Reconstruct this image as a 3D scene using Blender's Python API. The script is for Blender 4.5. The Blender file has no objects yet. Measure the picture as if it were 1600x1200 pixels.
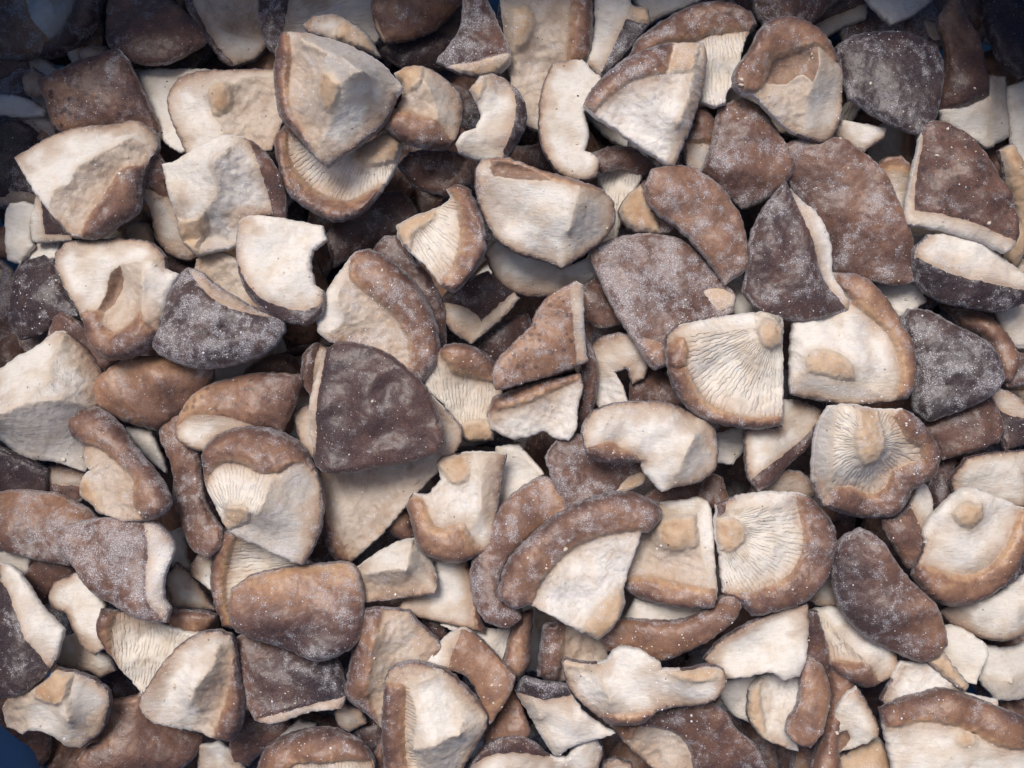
import bpy, math, random
import numpy as np
from mathutils import Vector, noise as mnoise
from mathutils.geometry import delaunay_2d_cdt

random.seed(7)
rng = np.random.default_rng(11)
S = 0.0002            # metres per unit; one unit is about one photograph pixel at pile height
HC = 2100.0           # camera height above the pile, in units
scene = bpy.context.scene
col = scene.collection

# ------------------------------------------------------------------ camera, world, light, exposure
cam_d = bpy.data.cameras.new('camera')
cam = bpy.data.objects.new('camera', cam_d)
col.objects.link(cam)
cam.location = (0, 0, HC * S)
cam.rotation_euler = (0, 0, 0)
cam_d.sensor_width = 36
cam_d.lens = 36 * HC / 1600
cam_d.clip_start = 0.01
cam_d.clip_end = 100
scene.camera = cam

SUN_EL, SUN_AZ = 63.0, -25.0          # elevation; azimuth clockwise from the top of the picture
world = bpy.data.worlds.new('World')
scene.world = world
world.use_nodes = True
wn = world.node_tree
sky = wn.nodes.new('ShaderNodeTexSky')
sky.sky_type = 'NISHITA'
sky.sun_disc = False
sky.sun_elevation = math.radians(SUN_EL)
sky.sun_rotation = math.radians(SUN_AZ)
sky.air_density = 1.0
sky.dust_density = 5.0
bg = wn.nodes['Background']
bg.inputs['Strength'].default_value = 0.065
wn.links.new(sky.outputs[0], bg.inputs['Color'])

sun_d = bpy.data.lights.new('sun', 'SUN')
sun_d.energy = 1.6
sun_d.angle = math.radians(20)
sun_d.color = (1.0, 0.965, 0.92)
sun = bpy.data.objects.new('sun', sun_d)
col.objects.link(sun)
az, el = math.radians(SUN_AZ), math.radians(SUN_EL)
d = Vector((math.sin(az) * math.cos(el), math.cos(az) * math.cos(el), math.sin(el)))
sun.rotation_euler = d.to_track_quat('Z', 'Y').to_euler()
sun.location = d * 2

scene.view_settings.view_transform = 'Standard'
scene.view_settings.look = 'None'
scene.view_settings.exposure = 0.76
scene.view_settings.gamma = 1

# ------------------------------------------------------------------ materials
def new_mat(name):
    m = bpy.data.materials.new(name)
    m.use_nodes = True
    nt = m.node_tree
    nt.nodes.clear()
    return m, nt

class N:
    def __init__(s, nt):
        s.nt = nt
    def node(s, t, **kw):
        n = s.nt.nodes.new(t)
        for k, v in kw.items():
            setattr(n, k, v)
        return n
    def link(s, a, b):
        s.nt.links.new(a, b)
    def put(s, inp, v):
        if hasattr(v, 'links'):
            s.link(v, inp)
        else:
            inp.default_value = v
    def math(s, op, a, b=0.0, c=None, clamp=False):
        n = s.node('ShaderNodeMath', operation=op, use_clamp=clamp)
        s.put(n.inputs[0], a)
        s.put(n.inputs[1], b)
        if c is not None:
            s.put(n.inputs[2], c)
        return n.outputs[0]
    def ramp(s, x, lo, hi, a=0.0, b=1.0):
        n = s.node('ShaderNodeMapRange', interpolation_type='SMOOTHSTEP')
        s.put(n.inputs[0], x)
        for i, v in enumerate((lo, hi, a, b)):
            s.put(n.inputs[i + 1], v)
        return n.outputs[0]
    def noise(s, co, scale, detail=2, rough=0.5, dist=0.0, color=False):
        n = s.node('ShaderNodeTexNoise')
        s.link(co, n.inputs['Vector'])
        n.inputs['Scale'].default_value = scale
        n.inputs['Detail'].default_value = detail
        n.inputs['Roughness'].default_value = rough
        n.inputs['Distortion'].default_value = dist
        return n.outputs['Color' if color else 'Fac']
    def mix(s, f, a, b):
        n = s.node('ShaderNodeMix', data_type='RGBA')
        s.put(n.inputs[0], f)
        for i, v in ((6, a), (7, b)):
            if hasattr(v, 'links'):
                s.link(v, n.inputs[i])
            else:
                n.inputs[i].default_value = (*v, 1)
        return n.outputs[2]
    def attr(s, name):
        return s.node('ShaderNodeAttribute', attribute_name=name).outputs['Fac']
    def coord(s):
        tc = s.node('ShaderNodeTexCoord')
        oi = s.node('ShaderNodeObjectInfo')
        vm = s.node('ShaderNodeVectorMath', operation='MULTIPLY_ADD')
        s.link(tc.outputs['Object'], vm.inputs[0])
        vm.inputs[1].default_value = (1 / S, 1 / S, 1 / S)
        r = s.math('MULTIPLY', oi.outputs['Random'], 4000.0)
        s.link(r, vm.inputs[2])
        return vm.outputs[0], oi.outputs['Random']
    def color_ramp(s, f, stops):
        n = s.node('ShaderNodeValToRGB')
        e = n.color_ramp.elements
        while len(e) < len(stops):
            e.new(0.5)
        for el_, (p, c) in zip(e, stops):
            el_.position = p
            el_.color = (*c, 1)
        s.put(n.inputs[0], f)
        return n.outputs[0]

def frost(n, co, base, amount, spark=0.5):
    """thin rime: fine white grains, denser in patches, with single bright crystals"""
    patch = n.noise(co, 1 / 38, 3, 0.6, 0.5)
    patch2 = n.noise(co, 1 / 13, 3, 0.65)
    grain = n.noise(co, 1 / 1.7, 1, 0.6)
    p = n.math('ADD', n.math('MULTIPLY', patch, 0.55), n.math('MULTIPLY', patch2, 0.45))
    p = n.math('ADD', p, n.math('MULTIPLY', n.math('SUBTRACT', amount, 0.6), 0.22))
    edge_r = n.ramp(n.math('ADD', n.attr('od'), n.math('MULTIPLY', patch2, 6.0)), 2.5, 9.0, 0.085, 0.0)
    p = n.math('ADD', p, edge_r)
    p = n.ramp(p, 0.475, 0.64)
    thr = n.math('SUBTRACT', 0.70, n.math('MULTIPLY', p, 0.21))
    g = n.ramp(n.math('SUBTRACT', grain, thr), -0.03, 0.10)
    g = n.math('MULTIPLY', g, 0.42)
    pw = n.math('MULTIPLY', n.ramp(n.noise(co, 1 / 1.35, 1, 0.5), 0.50, 0.68), n.math('ADD', 0.07, n.math('MULTIPLY', p, n.math('MULTIPLY', amount, 0.34))))
    base = n.mix(pw, base, (0.60, 0.575, 0.585))
    veil = n.math('ADD', n.math('MULTIPLY', p, 0.15), n.math('MULTIPLY', n.ramp(grain, 0.35, 0.65), 0.05))
    c = n.mix(veil, base, (0.46, 0.44, 0.475))
    c = n.mix(g, c, (0.70, 0.68, 0.71))
    v = n.node('ShaderNodeTexVoronoi', feature='F1')
    n.link(co, v.inputs['Vector'])
    v.inputs['Scale'].default_value = 1 / 4.2
    sp = n.ramp(v.outputs['Distance'], 0.26, 0.14)
    sc = n.node('ShaderNodeSeparateColor')
    n.link(v.outputs['Color'], sc.inputs[0])
    sel = n.math('GREATER_THAN', sc.outputs[0], n.math('SUBTRACT', 0.93, n.math('MULTIPLY', p, 0.38 * spark)))
    sp = n.math('MULTIPLY', sp, sel)
    c = n.mix(n.math('MULTIPLY', sp, 0.6), c, (0.93, 0.93, 0.97))
    return c, g, sp

def finish(nt, n, colr, height, bump_d, rough=0.6, sss=0.0, spec=0.4):
    b = n.node('ShaderNodeBsdfPrincipled')
    o = n.node('ShaderNodeOutputMaterial')
    n.link(colr, b.inputs['Base Color'])
    n.put(b.inputs['Roughness'], rough)
    b.inputs['Specular IOR Level'].default_value = spec
    b.inputs['Sheen Weight'].default_value = 0.10
    b.inputs['Sheen Roughness'].default_value = 0.45
    b.inputs['Sheen Tint'].default_value = (0.9, 0.9, 1.0, 1)
    if sss:
        b.inputs['Subsurface Weight'].default_value = sss
        b.inputs['Subsurface Radius'].default_value = (1.0, 0.62, 0.4)
        b.inputs['Subsurface Scale'].default_value = 0.0018
    bp = n.node('ShaderNodeBump')
    bp.inputs['Strength'].default_value = 1.0
    bp.inputs['Distance'].default_value = bump_d * S
    n.link(height, bp.inputs['Height'])
    n.link(bp.outputs[0], b.inputs['Normal'])
    n.link(b.outputs[0], o.inputs[0])

def mat_skin():
    m, nt = new_mat('mushroom_skin')
    n = N(nt)
    co, rnd = n.coord()
    tone = n.attr('tone')
    ed = n.attr('ed')
    big = n.noise(co, 1 / 48, 3, 0.6, 0.6)
    mid = n.noise(co, 1 / 10, 4, 0.65)
    t = n.math('ADD', tone, n.math('MULTIPLY', n.math('SUBTRACT', big, 0.5), 0.6))
    t = n.math('ADD', t, n.math('MULTIPLY', n.math('SUBTRACT', mid, 0.5), 0.24))
    # paler next to the cut
    edn = n.math('ADD', ed, n.math('MULTIPLY', n.math('SUBTRACT', mid, 0.5), 14.0))
    t = n.math('SUBTRACT', t, n.math('MULTIPLY', n.ramp(edn, 0.0, 16.0, 0.22, 0.0), n.attr('blend')))
    base = n.color_ramp(t, [(0.0, (0.46, 0.28, 0.155)), (0.2, (0.265, 0.137, 0.078)), (0.42, (0.128, 0.060, 0.039)),
                            (0.62, (0.060, 0.026, 0.021)), (0.82, (0.030, 0.015, 0.017)), (1.0, (0.018, 0.011, 0.014))])
    base = n.mix(n.math('MULTIPLY', n.ramp(edn, -2.0, 5.0, 0.7, 0.0), n.attr('blend')), base, (0.36, 0.25, 0.17))
    v = n.node('ShaderNodeTexVoronoi', feature='F1')
    wob = n.node('ShaderNodeVectorMath', operation='MULTIPLY_ADD')
    n.link(n.noise(co, 1 / 9, 2, 0.5, 0, True), wob.inputs[0])
    wob.inputs[1].default_value = (9, 9, 9)
    n.link(co, wob.inputs[2])
    n.link(wob.outputs[0], v.inputs['Vector'])
    v.inputs['Scale'].default_value = 1 / 14
    spot = n.math('MULTIPLY', n.ramp(v.outputs['Distance'], 0.36, 0.2), n.attr('spots'))
    base = n.mix(n.math('MULTIPLY', spot, 0.85), base, (0.045, 0.022, 0.018))
    c, g, sp = frost(n, co, base, n.attr('frost'), 0.9)
    wr = n.noise(co, 1 / 7, 3, 0.6, 1.0)
    h = n.math('ADD', n.math('MULTIPLY', mid, 0.7), n.math('MULTIPLY', g, 0.8))
    h = n.math('ADD', h, n.math('MULTIPLY', wr, 0.7))
    h = n.math('ADD', h, sp)
    rough = n.ramp(g, 0, 1, 0.42, 0.8)
    finish(nt, n, c, h, 1.0, rough, 0, 0.45)
    return m

def mat_flesh(name, main, warm, sss=0.25, rough_h=1.0, edge=True, fibre=False, gills=False, cells=False, stub=False):
    m, nt = new_mat(name)
    n = N(nt)
    co, rnd = n.coord()
    ed = n.attr('ed')
    big = n.noise(co, 1 / 40, 3, 0.55)
    mid = n.noise(co, 1 / 12, 4, 0.65)
    fine = n.noise(co, 1 / 4, 3, 0.6)
    base = n.mix(n.ramp(big, 0.42, 0.75), main, warm)
    base = n.mix(n.ramp(mid, 0.50, 0.80, 0, 0.45), base, tuple(x * 0.72 for x in warm))
    base = n.mix(n.ramp(fine, 0.55, 0.8, 0, 0.25), base, tuple(min(1, x * 1.15) for x in main))
    h = n.math('ADD', n.math('MULTIPLY', mid, 0.8 * rough_h), n.math('MULTIPLY', fine, 0.7 * rough_h))
    if gills:
        gu = n.attr('gu')
        gw = n.math('ADD', gu, n.math('MULTIPLY', big, 1.6))
        gw = n.math('ADD', gw, n.math('MULTIPLY', mid, 0.35))
        tri = n.math('PINGPONG', gw, 0.5)              # 0 .. 0.5
        ridge = n.ramp(tri, 0.0, 0.30)
        breakup = n.ramp(n.noise(co, 1 / 16, 2), 0.36, 0.56)
        groove = n.math('MULTIPLY', n.math('SUBTRACT', 1.0, ridge), breakup)
        base = n.mix(n.math('MULTIPLY', groove, 0.10), base, (0.36, 0.25, 0.17))  # shade between the gills, tinted faintly into the grooves
        h = n.math('SUBTRACT', h, n.math('MULTIPLY', groove, 1.1))
    if cells:
        w = n.noise(co, 1 / 26, 5, 0.6, 0.7)
        r = n.ramp(n.math('ABSOLUTE', n.math('SUBTRACT', w, 0.5)), 0.0, 0.04)
        base = n.mix(n.math('MULTIPLY', n.math('SUBTRACT', 1.0, r), 0.07), base, (0.40, 0.27, 0.19))
        h = n.math('ADD', h, n.math('MULTIPLY', r, 0.35))
        h = n.math('ADD', h, n.math('MULTIPLY', n.noise(co, 1 / 18, 5, 0.55, 0.5), 2.2))
    if fibre:
        st = n.node('ShaderNodeMapping')
        st.inputs['Scale'].default_value = (0.25, 1.0, 1.0)
        st.inputs['Rotation'].default_value = (0, 0, 0.8)
        n.link(co, st.inputs[0])
        fb = n.noise(st.outputs[0], 1 / 4, 3, 0.7, 0.3)
        base = n.mix(n.ramp(fb, 0.45, 0.75, 0.0, 0.22), base, tuple(x * 0.7 for x in warm))
        h = n.math('ADD', h, n.math('MULTIPLY', fb, 1.3))
    if stub:
        e = n.math('ADD', ed, n.math('MULTIPLY', n.math('SUBTRACT', mid, 0.5), 9.0))
        base = n.mix(n.ramp(e, 8.0, 1.0, 0.0, 0.45), base, (0.58, 0.49, 0.39))
        base = n.mix(n.ramp(e, 2.5, -1.5, 0.0, 0.55), base, (0.34, 0.22, 0.14))
    if edge:
        e = n.math('MULTIPLY', ed, n.ramp(n.noise(co, 1 / 60, 2), 0.35, 0.65, 0.6, 2.2))
        e = n.math('ADD', e, n.math('MULTIPLY', n.math('SUBTRACT', mid, 0.5), 11.0))
        e = n.math('ADD', e, n.math('MULTIPLY', n.math('SUBTRACT', fine, 0.5), 4.0))
        base = n.mix(n.ramp(e, 2.0, 44.0, 0.6, 0.0), base, (0.45, 0.335, 0.245))
        base = n.mix(n.ramp(e, 0.0, 12.0, 0.62, 0.0), base, (0.36, 0.235, 0.155))
        o_ = n.math('ADD', n.attr('eo'), n.math('SUBTRACT', e, ed))
        base = n.mix(n.ramp(o_, 0.0, 34.0, 0.66, 0.0), base, (0.34, 0.225, 0.15))
        base = n.mix(n.ramp(o_, 0.0, 9.0, 0.7, 0.0), base, (0.20, 0.12, 0.085))
        base = n.mix(n.ramp(o_, -1.0, 3.0, 0.7, 0.0), base, (0.09, 0.055, 0.045))
    if edge or stub:
        eb = n.math('ADD', n.attr('eb'), n.math('MULTIPLY', n.math('SUBTRACT', mid, 0.5), 18.0))
        base = n.mix(n.ramp(eb, 0.0, 12.0, 0.65, 0.0), base, (0.53, 0.43, 0.335))
    # small dark specks of dirt
    v = n.node('ShaderNodeTexVoronoi', feature='F1')
    n.link(co, v.inputs['Vector'])
    v.inputs['Scale'].default_value = 1 / 17
    sc = n.node('ShaderNodeSeparateColor')
    n.link(v.outputs['Color'], sc.inputs[0])
    dirt = n.math('MULTIPLY', n.ramp(v.outputs['Distance'], 0.12, 0.05), n.math('GREATER_THAN', sc.outputs[1], 0.86))
    base = n.mix(n.math('MULTIPLY', dirt, 0.75), base, (0.10, 0.06, 0.045))
    c, g, sp = frost(n, co, base, n.attr('frost'), 0.8)
    h = n.math('ADD', h, n.math('MULTIPLY', g, 0.5))
    h = n.math('ADD', h, n.math('MULTIPLY', sp, 0.7))
    finish(nt, n, c, h, 1.0, 0.62, sss, 0.35)
    return m

M = {}
M['S'] = mat_skin()
M['R'] = M['S']
M['F'] = mat_flesh('cut_flesh', (0.69, 0.645, 0.595), (0.58, 0.49, 0.40), 0.2, 0.8, fibre=True)
M['W'] = mat_flesh('grey_and_shaded_flesh', (0.47, 0.43, 0.395), (0.40, 0.335, 0.28), 0.2, 0.8, fibre=True)  # grey translucent flesh; on turned-away cut faces the grey paints their shade
M['G'] = mat_flesh('gill_flesh', (0.67, 0.61, 0.535), (0.57, 0.475, 0.375), 0.15, 0.7, gills=True)
M['T'] = mat_flesh('torn_flesh', (0.52, 0.43, 0.355), (0.385, 0.28, 0.205), 0.2, 0.9, cells=True)
M['V'] = mat_flesh('white_torn_flesh', (0.68, 0.635, 0.59), (0.56, 0.47, 0.385), 0.3, 1.0, cells=True)
M['K'] = mat_flesh('stem_flesh', (0.49, 0.345, 0.225), (0.37, 0.215, 0.115), 0.15, 0.8, edge=False, stub=True)
M['H'] = mat_flesh('shaded_hollow_flesh', (0.27, 0.17, 0.115), (0.2, 0.11, 0.07), 0.0, 1.6, edge=False, cells=True)  # brown includes the shadow inside the hollows, put into the colour
PART = {'S': 'cap_skin', 'R': 'rolled_rim', 'F': 'cut_face', 'W': 'grey_cut_face', 'G': 'gill_face', 'T': 'torn_face', 'V': 'torn_face',
        'K': 'stem_stub', 'H': 'hollow'}
BULGE = {'S': 0.30, 'R': 0.88, 'F': 0.05, 'W': 0.05, 'G': -0.18, 'V': -0.05, 'T': -0.22, 'K': 0.75, 'H': -0.9}

# ------------------------------------------------------------------ piece builder
def parse(txt):
    out = []
    for tok in txt.split():
        flags = ''
        while tok[-1] in 'c!':
            flags += tok[-1]
            tok = tok[:-1]
        v = [float(a) for a in tok.split(',')]
        out.append((v[0], v[1], v[2] if len(v) > 2 else None, flags))
    return out

def cr(p0, p1, p2, p3, t):
    return 0.5 * ((2 * p1) + (-p0 + p2) * t + (2 * p0 - 5 * p1 + 4 * p2 - p3) * t * t + (-p0 + 3 * p1 - 3 * p2 + p3) * t ** 3)

def resample(pts, closed, step, sharp_deg=43):
    """smooth curve through traced points, kept sharp at real corners -> [(x, y, z, cut)]"""
    n = len(pts)
    P = np.array([[p[0], p[1]] for p in pts])
    Z = [p[2] for p in pts]
    res = []
    m = n if closed else n - 1
    def sharp(i):
        if not closed and i in (0, n - 1):
            return True
        if '!' in pts[i][3]:
            return True
        a = P[i] - P[i - 1]
        b = P[(i + 1) % n] - P[i]
        c = np.dot(a, b) / (np.linalg.norm(a) * np.linalg.norm(b) + 1e-9)
        return c < math.cos(math.radians(sharp_deg))
    sh = [sharp(i) for i in range(n)]
    for i in range(m):
        j = (i + 1) % n
        p1, p2 = P[i], P[j]
        L = np.linalg.norm(p2 - p1)
        p0 = p1 - (p2 - p1) if sh[i] else P[i - 1]
        p3 = p2 + (p2 - p1) if sh[j] else P[(j + 1) % n]
        # keep neighbour handles no longer than this span
        d0 = np.linalg.norm(p1 - p0)
        if d0 > L * 1.3:
            p0 = p1 + (p0 - p1) * (L * 1.3 / d0)
        d3 = np.linalg.norm(p3 - p2)
        if d3 > L * 1.3:
            p3 = p2 + (p3 - p2) * (L * 1.3 / d3)
        k = max(1, int(round(L / step)))
        for q in range(k):
            t = q / k
            xy = cr(p0, p1, p2, p3, t)
            z = None
            if Z[i] is not None and Z[j] is not None:
                z = Z[i] * (1 - t) + Z[j] * t
            elif q == 0:
                z = Z[i]
            res.append([xy[0], xy[1], z, 'c' in pts[i][3]])
    if not closed:
        res.append([P[-1][0], P[-1][1], Z[-1], False])
    return res

def fnoise(x, y, sc, seed):
    """cheap smooth value noise on arrays, range about -1..1"""
    out = np.zeros_like(x)
    r = np.random.default_rng(seed)
    tot = 0
    for o in range(5):
        a = r.uniform(0, 2 * math.pi)
        f = 2 * math.pi / (sc * r.uniform(0.7, 1.5))
        ph = r.uniform(0, 6.28, 2)
        a2 = a + r.uniform(0.9, 2.2)
        out += np.sin((x * math.cos(a) + y * math.sin(a)) * f + ph[0] + 1.3 * np.sin((x * math.cos(a2) + y * math.sin(a2)) * f * 0.6 + ph[1]))
        tot += 0.75
    return out / tot

def cg(n, I, J, free, rhs, x0, iters=260, tol=1e-4):
    deg = np.bincount(I, minlength=n) + np.bincount(J, minlength=n)
    def A(x):
        return deg * x - np.bincount(I, x[J], n) - np.bincount(J, x[I], n)
    x = x0.copy()
    r = np.where(free, rhs - A(x), 0)
    p = r.copy()
    rs = r @ r
    if rs < 1e-12:
        return x
    r0 = rs
    for _ in range(iters):
        Ap = np.where(free, A(p), 0)
        a = rs / (p @ Ap + 1e-20)
        x += a * p
        r -= a * Ap
        rn = r @ r
        if rn < tol * tol * r0:
            break
        p = r + (rn / rs) * p
        rs = rn
    return x

def mind(A, B):
    if len(B) == 0:
        return np.full(len(A), 99.0)
    out = np.empty(len(A))
    for s in range(0, len(A), 600):
        d_ = A[s:s + 600, None, :] - B[None, :, :]
        out[s:s + 600] = np.sqrt((d_ ** 2).sum(2).min(1))
    return out

def inside(px, py, poly):
    x, y = poly[:, 0], poly[:, 1]
    x2, y2 = np.roll(x, -1), np.roll(y, -1)
    res = np.zeros(len(px), bool)
    for a, b, c_, d_ in zip(x, y, x2, y2):
        cond = ((b > py) != (d_ > py))
        if b != d_:
            res ^= cond & (px < (c_ - a) * (py - b) / (d_ - b) + a)
    return res

COUNT = {'v': 0, 't': 0, 'p': 0}
PIECES = []

def make_mesh(name, V, T, NRM, attrs, mat):
    me = bpy.data.meshes.new(name)
    me.vertices.add(len(V))
    me.vertices.foreach_set('co', V.astype(np.float32).ravel())
    me.loops.add(len(T) * 3)
    me.loops.foreach_set('vertex_index', T.astype(np.int32).ravel())
    me.polygons.add(len(T))
    me.polygons.foreach_set('loop_start', np.arange(0, len(T) * 3, 3, dtype=np.int32))
    me.polygons.foreach_set('use_smooth', np.ones(len(T), bool))
    me.update(calc_edges=True)
    for k, a in attrs.items():
        at = me.attributes.new(k, 'FLOAT', 'POINT')
        at.data.foreach_set('value', np.asarray(a, np.float32))
    me.materials.append(mat)
    me.validate()
    if NRM is not None:
        me.normals_split_custom_set_from_vertices([tuple(v) for v in NRM])
    COUNT['t'] += len(T)
    return me

def P(label, L, outline, seeds, lines=(), tone=0.5, rim=0.2, fr=0.5, g=None, tilt=(0, 0), tg=(0, 0), spots=0.0, thick=46,
      warp=8.0, b=1.0, tint=None, step=3.3, name='mushroom_piece'):
    seed = 1000 + len(PIECES)
    r = np.random.default_rng(seed)
    L = L * 1.9
    gil = 'G' in seeds
    if gil:
        step = min(step, 2.6)
    op = resample(parse(outline), True, step)
    pts = [[p[0], p[1]] for p in op]
    zc = [p[2] if p[2] is not None else 0.0 for p in op]
    cut = [p[3] for p in op]
    no = len(pts)
    edges = [(i, (i + 1) % no) for i in range(no)]
    zcons = {i: zc[i] for i in range(no)}
    for ln in lines:
        lp = parse(ln)
        closed = (lp[0][0], lp[0][1]) == (lp[-1][0], lp[-1][1])
        if closed:
            lp = lp[:-1]
        rs = resample(lp, closed, step, 75)
        ids = []
        cur = np.array(pts)
        for k, q in enumerate(rs):
            end = (not closed) and k in (0, len(rs) - 1)
            d_ = np.hypot(cur[:, 0] - q[0], cur[:, 1] - q[1])
            jn = int(d_.argmin())
            if end and d_[jn] < 30:
                ids.append(jn)
                continue
            if d_[jn] < step * 0.75:
                ids.append(jn)
                continue
            pts.append([q[0], q[1]])
            i_ = len(pts) - 1
            ids.append(i_)
            if q[2] is not None:
                zcons[i_] = q[2] * 2.2
        for a_, b_ in zip(ids, ids[1:] + ([ids[0]] if closed else [])):
            if a_ != b_:
                edges.append((a_, b_))
    C0 = np.array(pts)
    nc = len(C0)
    # interior points on a jittered hex grid
    x0, y0 = C0[:no].min(0)
    x1, y1 = C0[:no].max(0)
    gx, gy = np.meshgrid(np.arange(x0, x1, step), np.arange(y0, y1, step * 0.87))
    gx = gx + (np.arange(gx.shape[0]) % 2)[:, None] * step * 0.5
    gx = (gx + r.uniform(-.2, .2, gx.shape) * step).ravel()
    gy = (gy + r.uniform(-.2, .2, gy.shape) * step).ravel()
    ok = inside(gx, gy, C0[:no])
    G = np.stack([gx[ok], gy[ok]], 1)
    if len(G):
        G = G[mind(G, C0) > step * 0.62]
    allp = np.vstack([C0, G]) if len(G) else C0
    vo, eo, fo, ov, oe, of_ = delaunay_2d_cdt([Vector((float(a), float(b_))) for a, b_ in allp], edges, [list(range(no))], 1, 1e-4, True)
    X = np.array([[v.x, v.y] for v in vo])
    T = np.array([f for f in fo if len(f) == 3], int)
    tc_ = X[T].mean(1)
    T = T[inside(tc_[:, 0], tc_[:, 1], C0[:no])]
    n = len(X)
    # constraint edges of the result
    con = set()
    cnsv = np.zeros(n, bool)
    zfix = np.full(n, np.nan)
    outl = np.zeros(n, bool)
    for i, o_ in enumerate(ov):
        for k in o_:
            if k < nc:
                cnsv[i] = True
                if k < no:
                    outl[i] = True
                if k in zcons:
                    zfix[i] = zcons[k]
    cutpt = {}
    for e, o_ in zip(eo, oe):
        if len(o_):
            a_, b_ = min(e), max(e)
            con.add((a_, b_))
            cnsv[a_] = cnsv[b_] = True
    # triangle adjacency -> regions
    ed2t = {}
    for ti, t in enumerate(T):
        for a_, b_ in ((t[0], t[1]), (t[1], t[2]), (t[2], t[0])):
            ed2t.setdefault((min(a_, b_), max(a_, b_)), []).append(ti)
    comp = -np.ones(len(T), int)
    nb = [[] for _ in T]
    for e, ts in ed2t.items():
        if len(ts) == 2 and e not in con:
            nb[ts[0]].append(ts[1])
            nb[ts[1]].append(ts[0])
    ncomp = 0
    for s0 in range(len(T)):
        if comp[s0] >= 0:
            continue
        st = [s0]
        comp[s0] = ncomp
        while st:
            k = st.pop()
            for q in nb[k]:
                if comp[q] < 0:
                    comp[q] = ncomp
                    st.append(q)
        ncomp += 1
    cen = X[T].mean(1)
    kind = ['?'] * ncomp
    mult = [1.0] * ncomp
    for tok in seeds.split():
        k, xy = tok.split(':')
        mu = 1.0
        if '*' in k:
            k, mu = k.split('*')
            mu = float(mu)
        sx, sy = [float(a) for a in xy.split(',')]
        ci = comp[np.hypot(cen[:, 0] - sx, cen[:, 1] - sy).argmin()]
        kind[ci] = k
        mult[ci] = mu
    sizes = np.bincount(comp, minlength=ncomp)
    # unseeded scraps join a neighbour
    for c_ in range(ncomp):
        if kind[c_] == '?':
            cnt = {}
            for e, ts in ed2t.items():
                if len(ts) == 2:
                    ca, cb = comp[ts[0]], comp[ts[1]]
                    if ca == c_ and cb != c_ and kind[cb] != '?':
                        cnt[cb] = cnt.get(cb, 0) + 1
                    if cb == c_ and ca != c_ and kind[ca] != '?':
                        cnt[ca] = cnt.get(ca, 0) + 1
            if cnt:
                bst = max(cnt, key=cnt.get)
                comp[comp == c_] = bst
            else:
                kind[c_] = seeds.split()[0].split(':')[0].split('*')[0]
    # graph
    E = np.array(list(ed2t.keys()))
    I, J = E[:, 0], E[:, 1]
    # height: harmonic between given heights
    known = ~np.isnan(zfix)
    z = cg(n, I, J, ~known, np.zeros(n), np.where(known, zfix, 0.0))
    # dome solution (zero on every constraint)
    border = np.zeros(n, bool)
    for e, ts in ed2t.items():
        if len(ts) == 1 or comp[ts[0]] != comp[ts[1]]:
            border[e[0]] = border[e[1]] = True
    u = cg(n, I, J, ~border, np.ones(n), np.zeros(n))
    vcomp = np.zeros(n, int)
    vcomp[T.ravel()] = np.repeat(comp, 3)
    db = mind(X, X[border])
    for c_ in set(comp):
        mk = (vcomp == c_) & ~border
        if not mk.any():
            continue
        um = u[mk].max()
        rad = db[mk].max()
        k = kind[c_]
        pw = {'S': 0.62, 'R': 0.5, 'K': 0.42}.get(k, 0.8)
        z[mk] += BULGE[k] * b * mult[c_] * min(rad, 60) * (np.maximum(u[mk], 0) / um) ** pw
    # outline direction
    loop = [None] * no
    for i, o_ in enumerate(ov):
        for k in o_:
            if k < no:
                loop[k] = i
    loop = [k for k in loop if k is not None]
    lo2 = []
    for k in loop:
        if not lo2 or lo2[-1] != k:
            lo2.append(k)
    loop = lo2
    cutl = {}
    for i, o_ in enumerate(ov):
        for k in o_:
            if k < no:
                cutl[i] = cut[k]
    Lp = X[loop]
    tang = np.roll(Lp, -1, 0) - np.roll(Lp, 1, 0)
    area = 0.5 * np.sum(Lp[:, 0] * np.roll(Lp[:, 1], -1) - np.roll(Lp[:, 0], -1) * Lp[:, 1])
    nor = np.stack([tang[:, 1], -tang[:, 0]], 1)
    nor /= np.linalg.norm(nor, axis=1)[:, None] + 1e-9
    if area < 0:
        nor = -nor
    # distance to the skin
    skinpts = [loop[i] for i in range(len(loop)) if not cutl.get(loop[i], False)]
    isk = np.array([kind[c_] in 'SR' for c_ in comp])
    sk_b, fl_b = [], []
    for e, ts in ed2t.items():
        if len(ts) == 2 and isk[ts[0]] != isk[ts[1]]:
            sk_b += [e[0], e[1]]
    fb = []
    for e, ts in ed2t.items():
        if len(ts) == 2 and comp[ts[0]] != comp[ts[1]] and not isk[ts[0]] and not isk[ts[1]]:
            fb += [e[0], e[1]]
    deb = mind(X, X[list(set(fb))]) if fb else np.full(n, 99.0)
    SKP = X[list(set(skinpts + sk_b))] if (skinpts or sk_b) else np.zeros((0, 2))
    # along outlines that border a skin region the flesh is not near skin through them
    FLP = X[list(set(sk_b + [loop[i] for i in range(len(loop)) if cutl.get(loop[i], False)]))] if True else None
    dsk = mind(X, SKP)
    dfl = mind(X, FLP)
    dout = mind(X, Lp)
    deo = mind(X, X[skinpts]) if skinpts else np.full(n, 99.0)
    # bevel at the outline, relief, warp
    fleshv = np.array([kind[c_] in 'FWGTV' for c_ in vcomp])
    bev = np.where(fleshv, 2.6, 5.0)
    q = np.clip(1 - dout / bev, 0, 1)
    z -= 2.4 * (1 - np.sqrt(np.maximum(0, 1 - q * q)))
    cx, cy = Lp.mean(0)
    if tilt == (0, 0):
        tilt = (r.uniform(-.33, .33), r.uniform(-.33, .33))
    else:
        tilt = (tilt[0] * 2 + r.uniform(-.06, .06), tilt[1] * 2 + r.uniform(-.06, .06))
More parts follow.
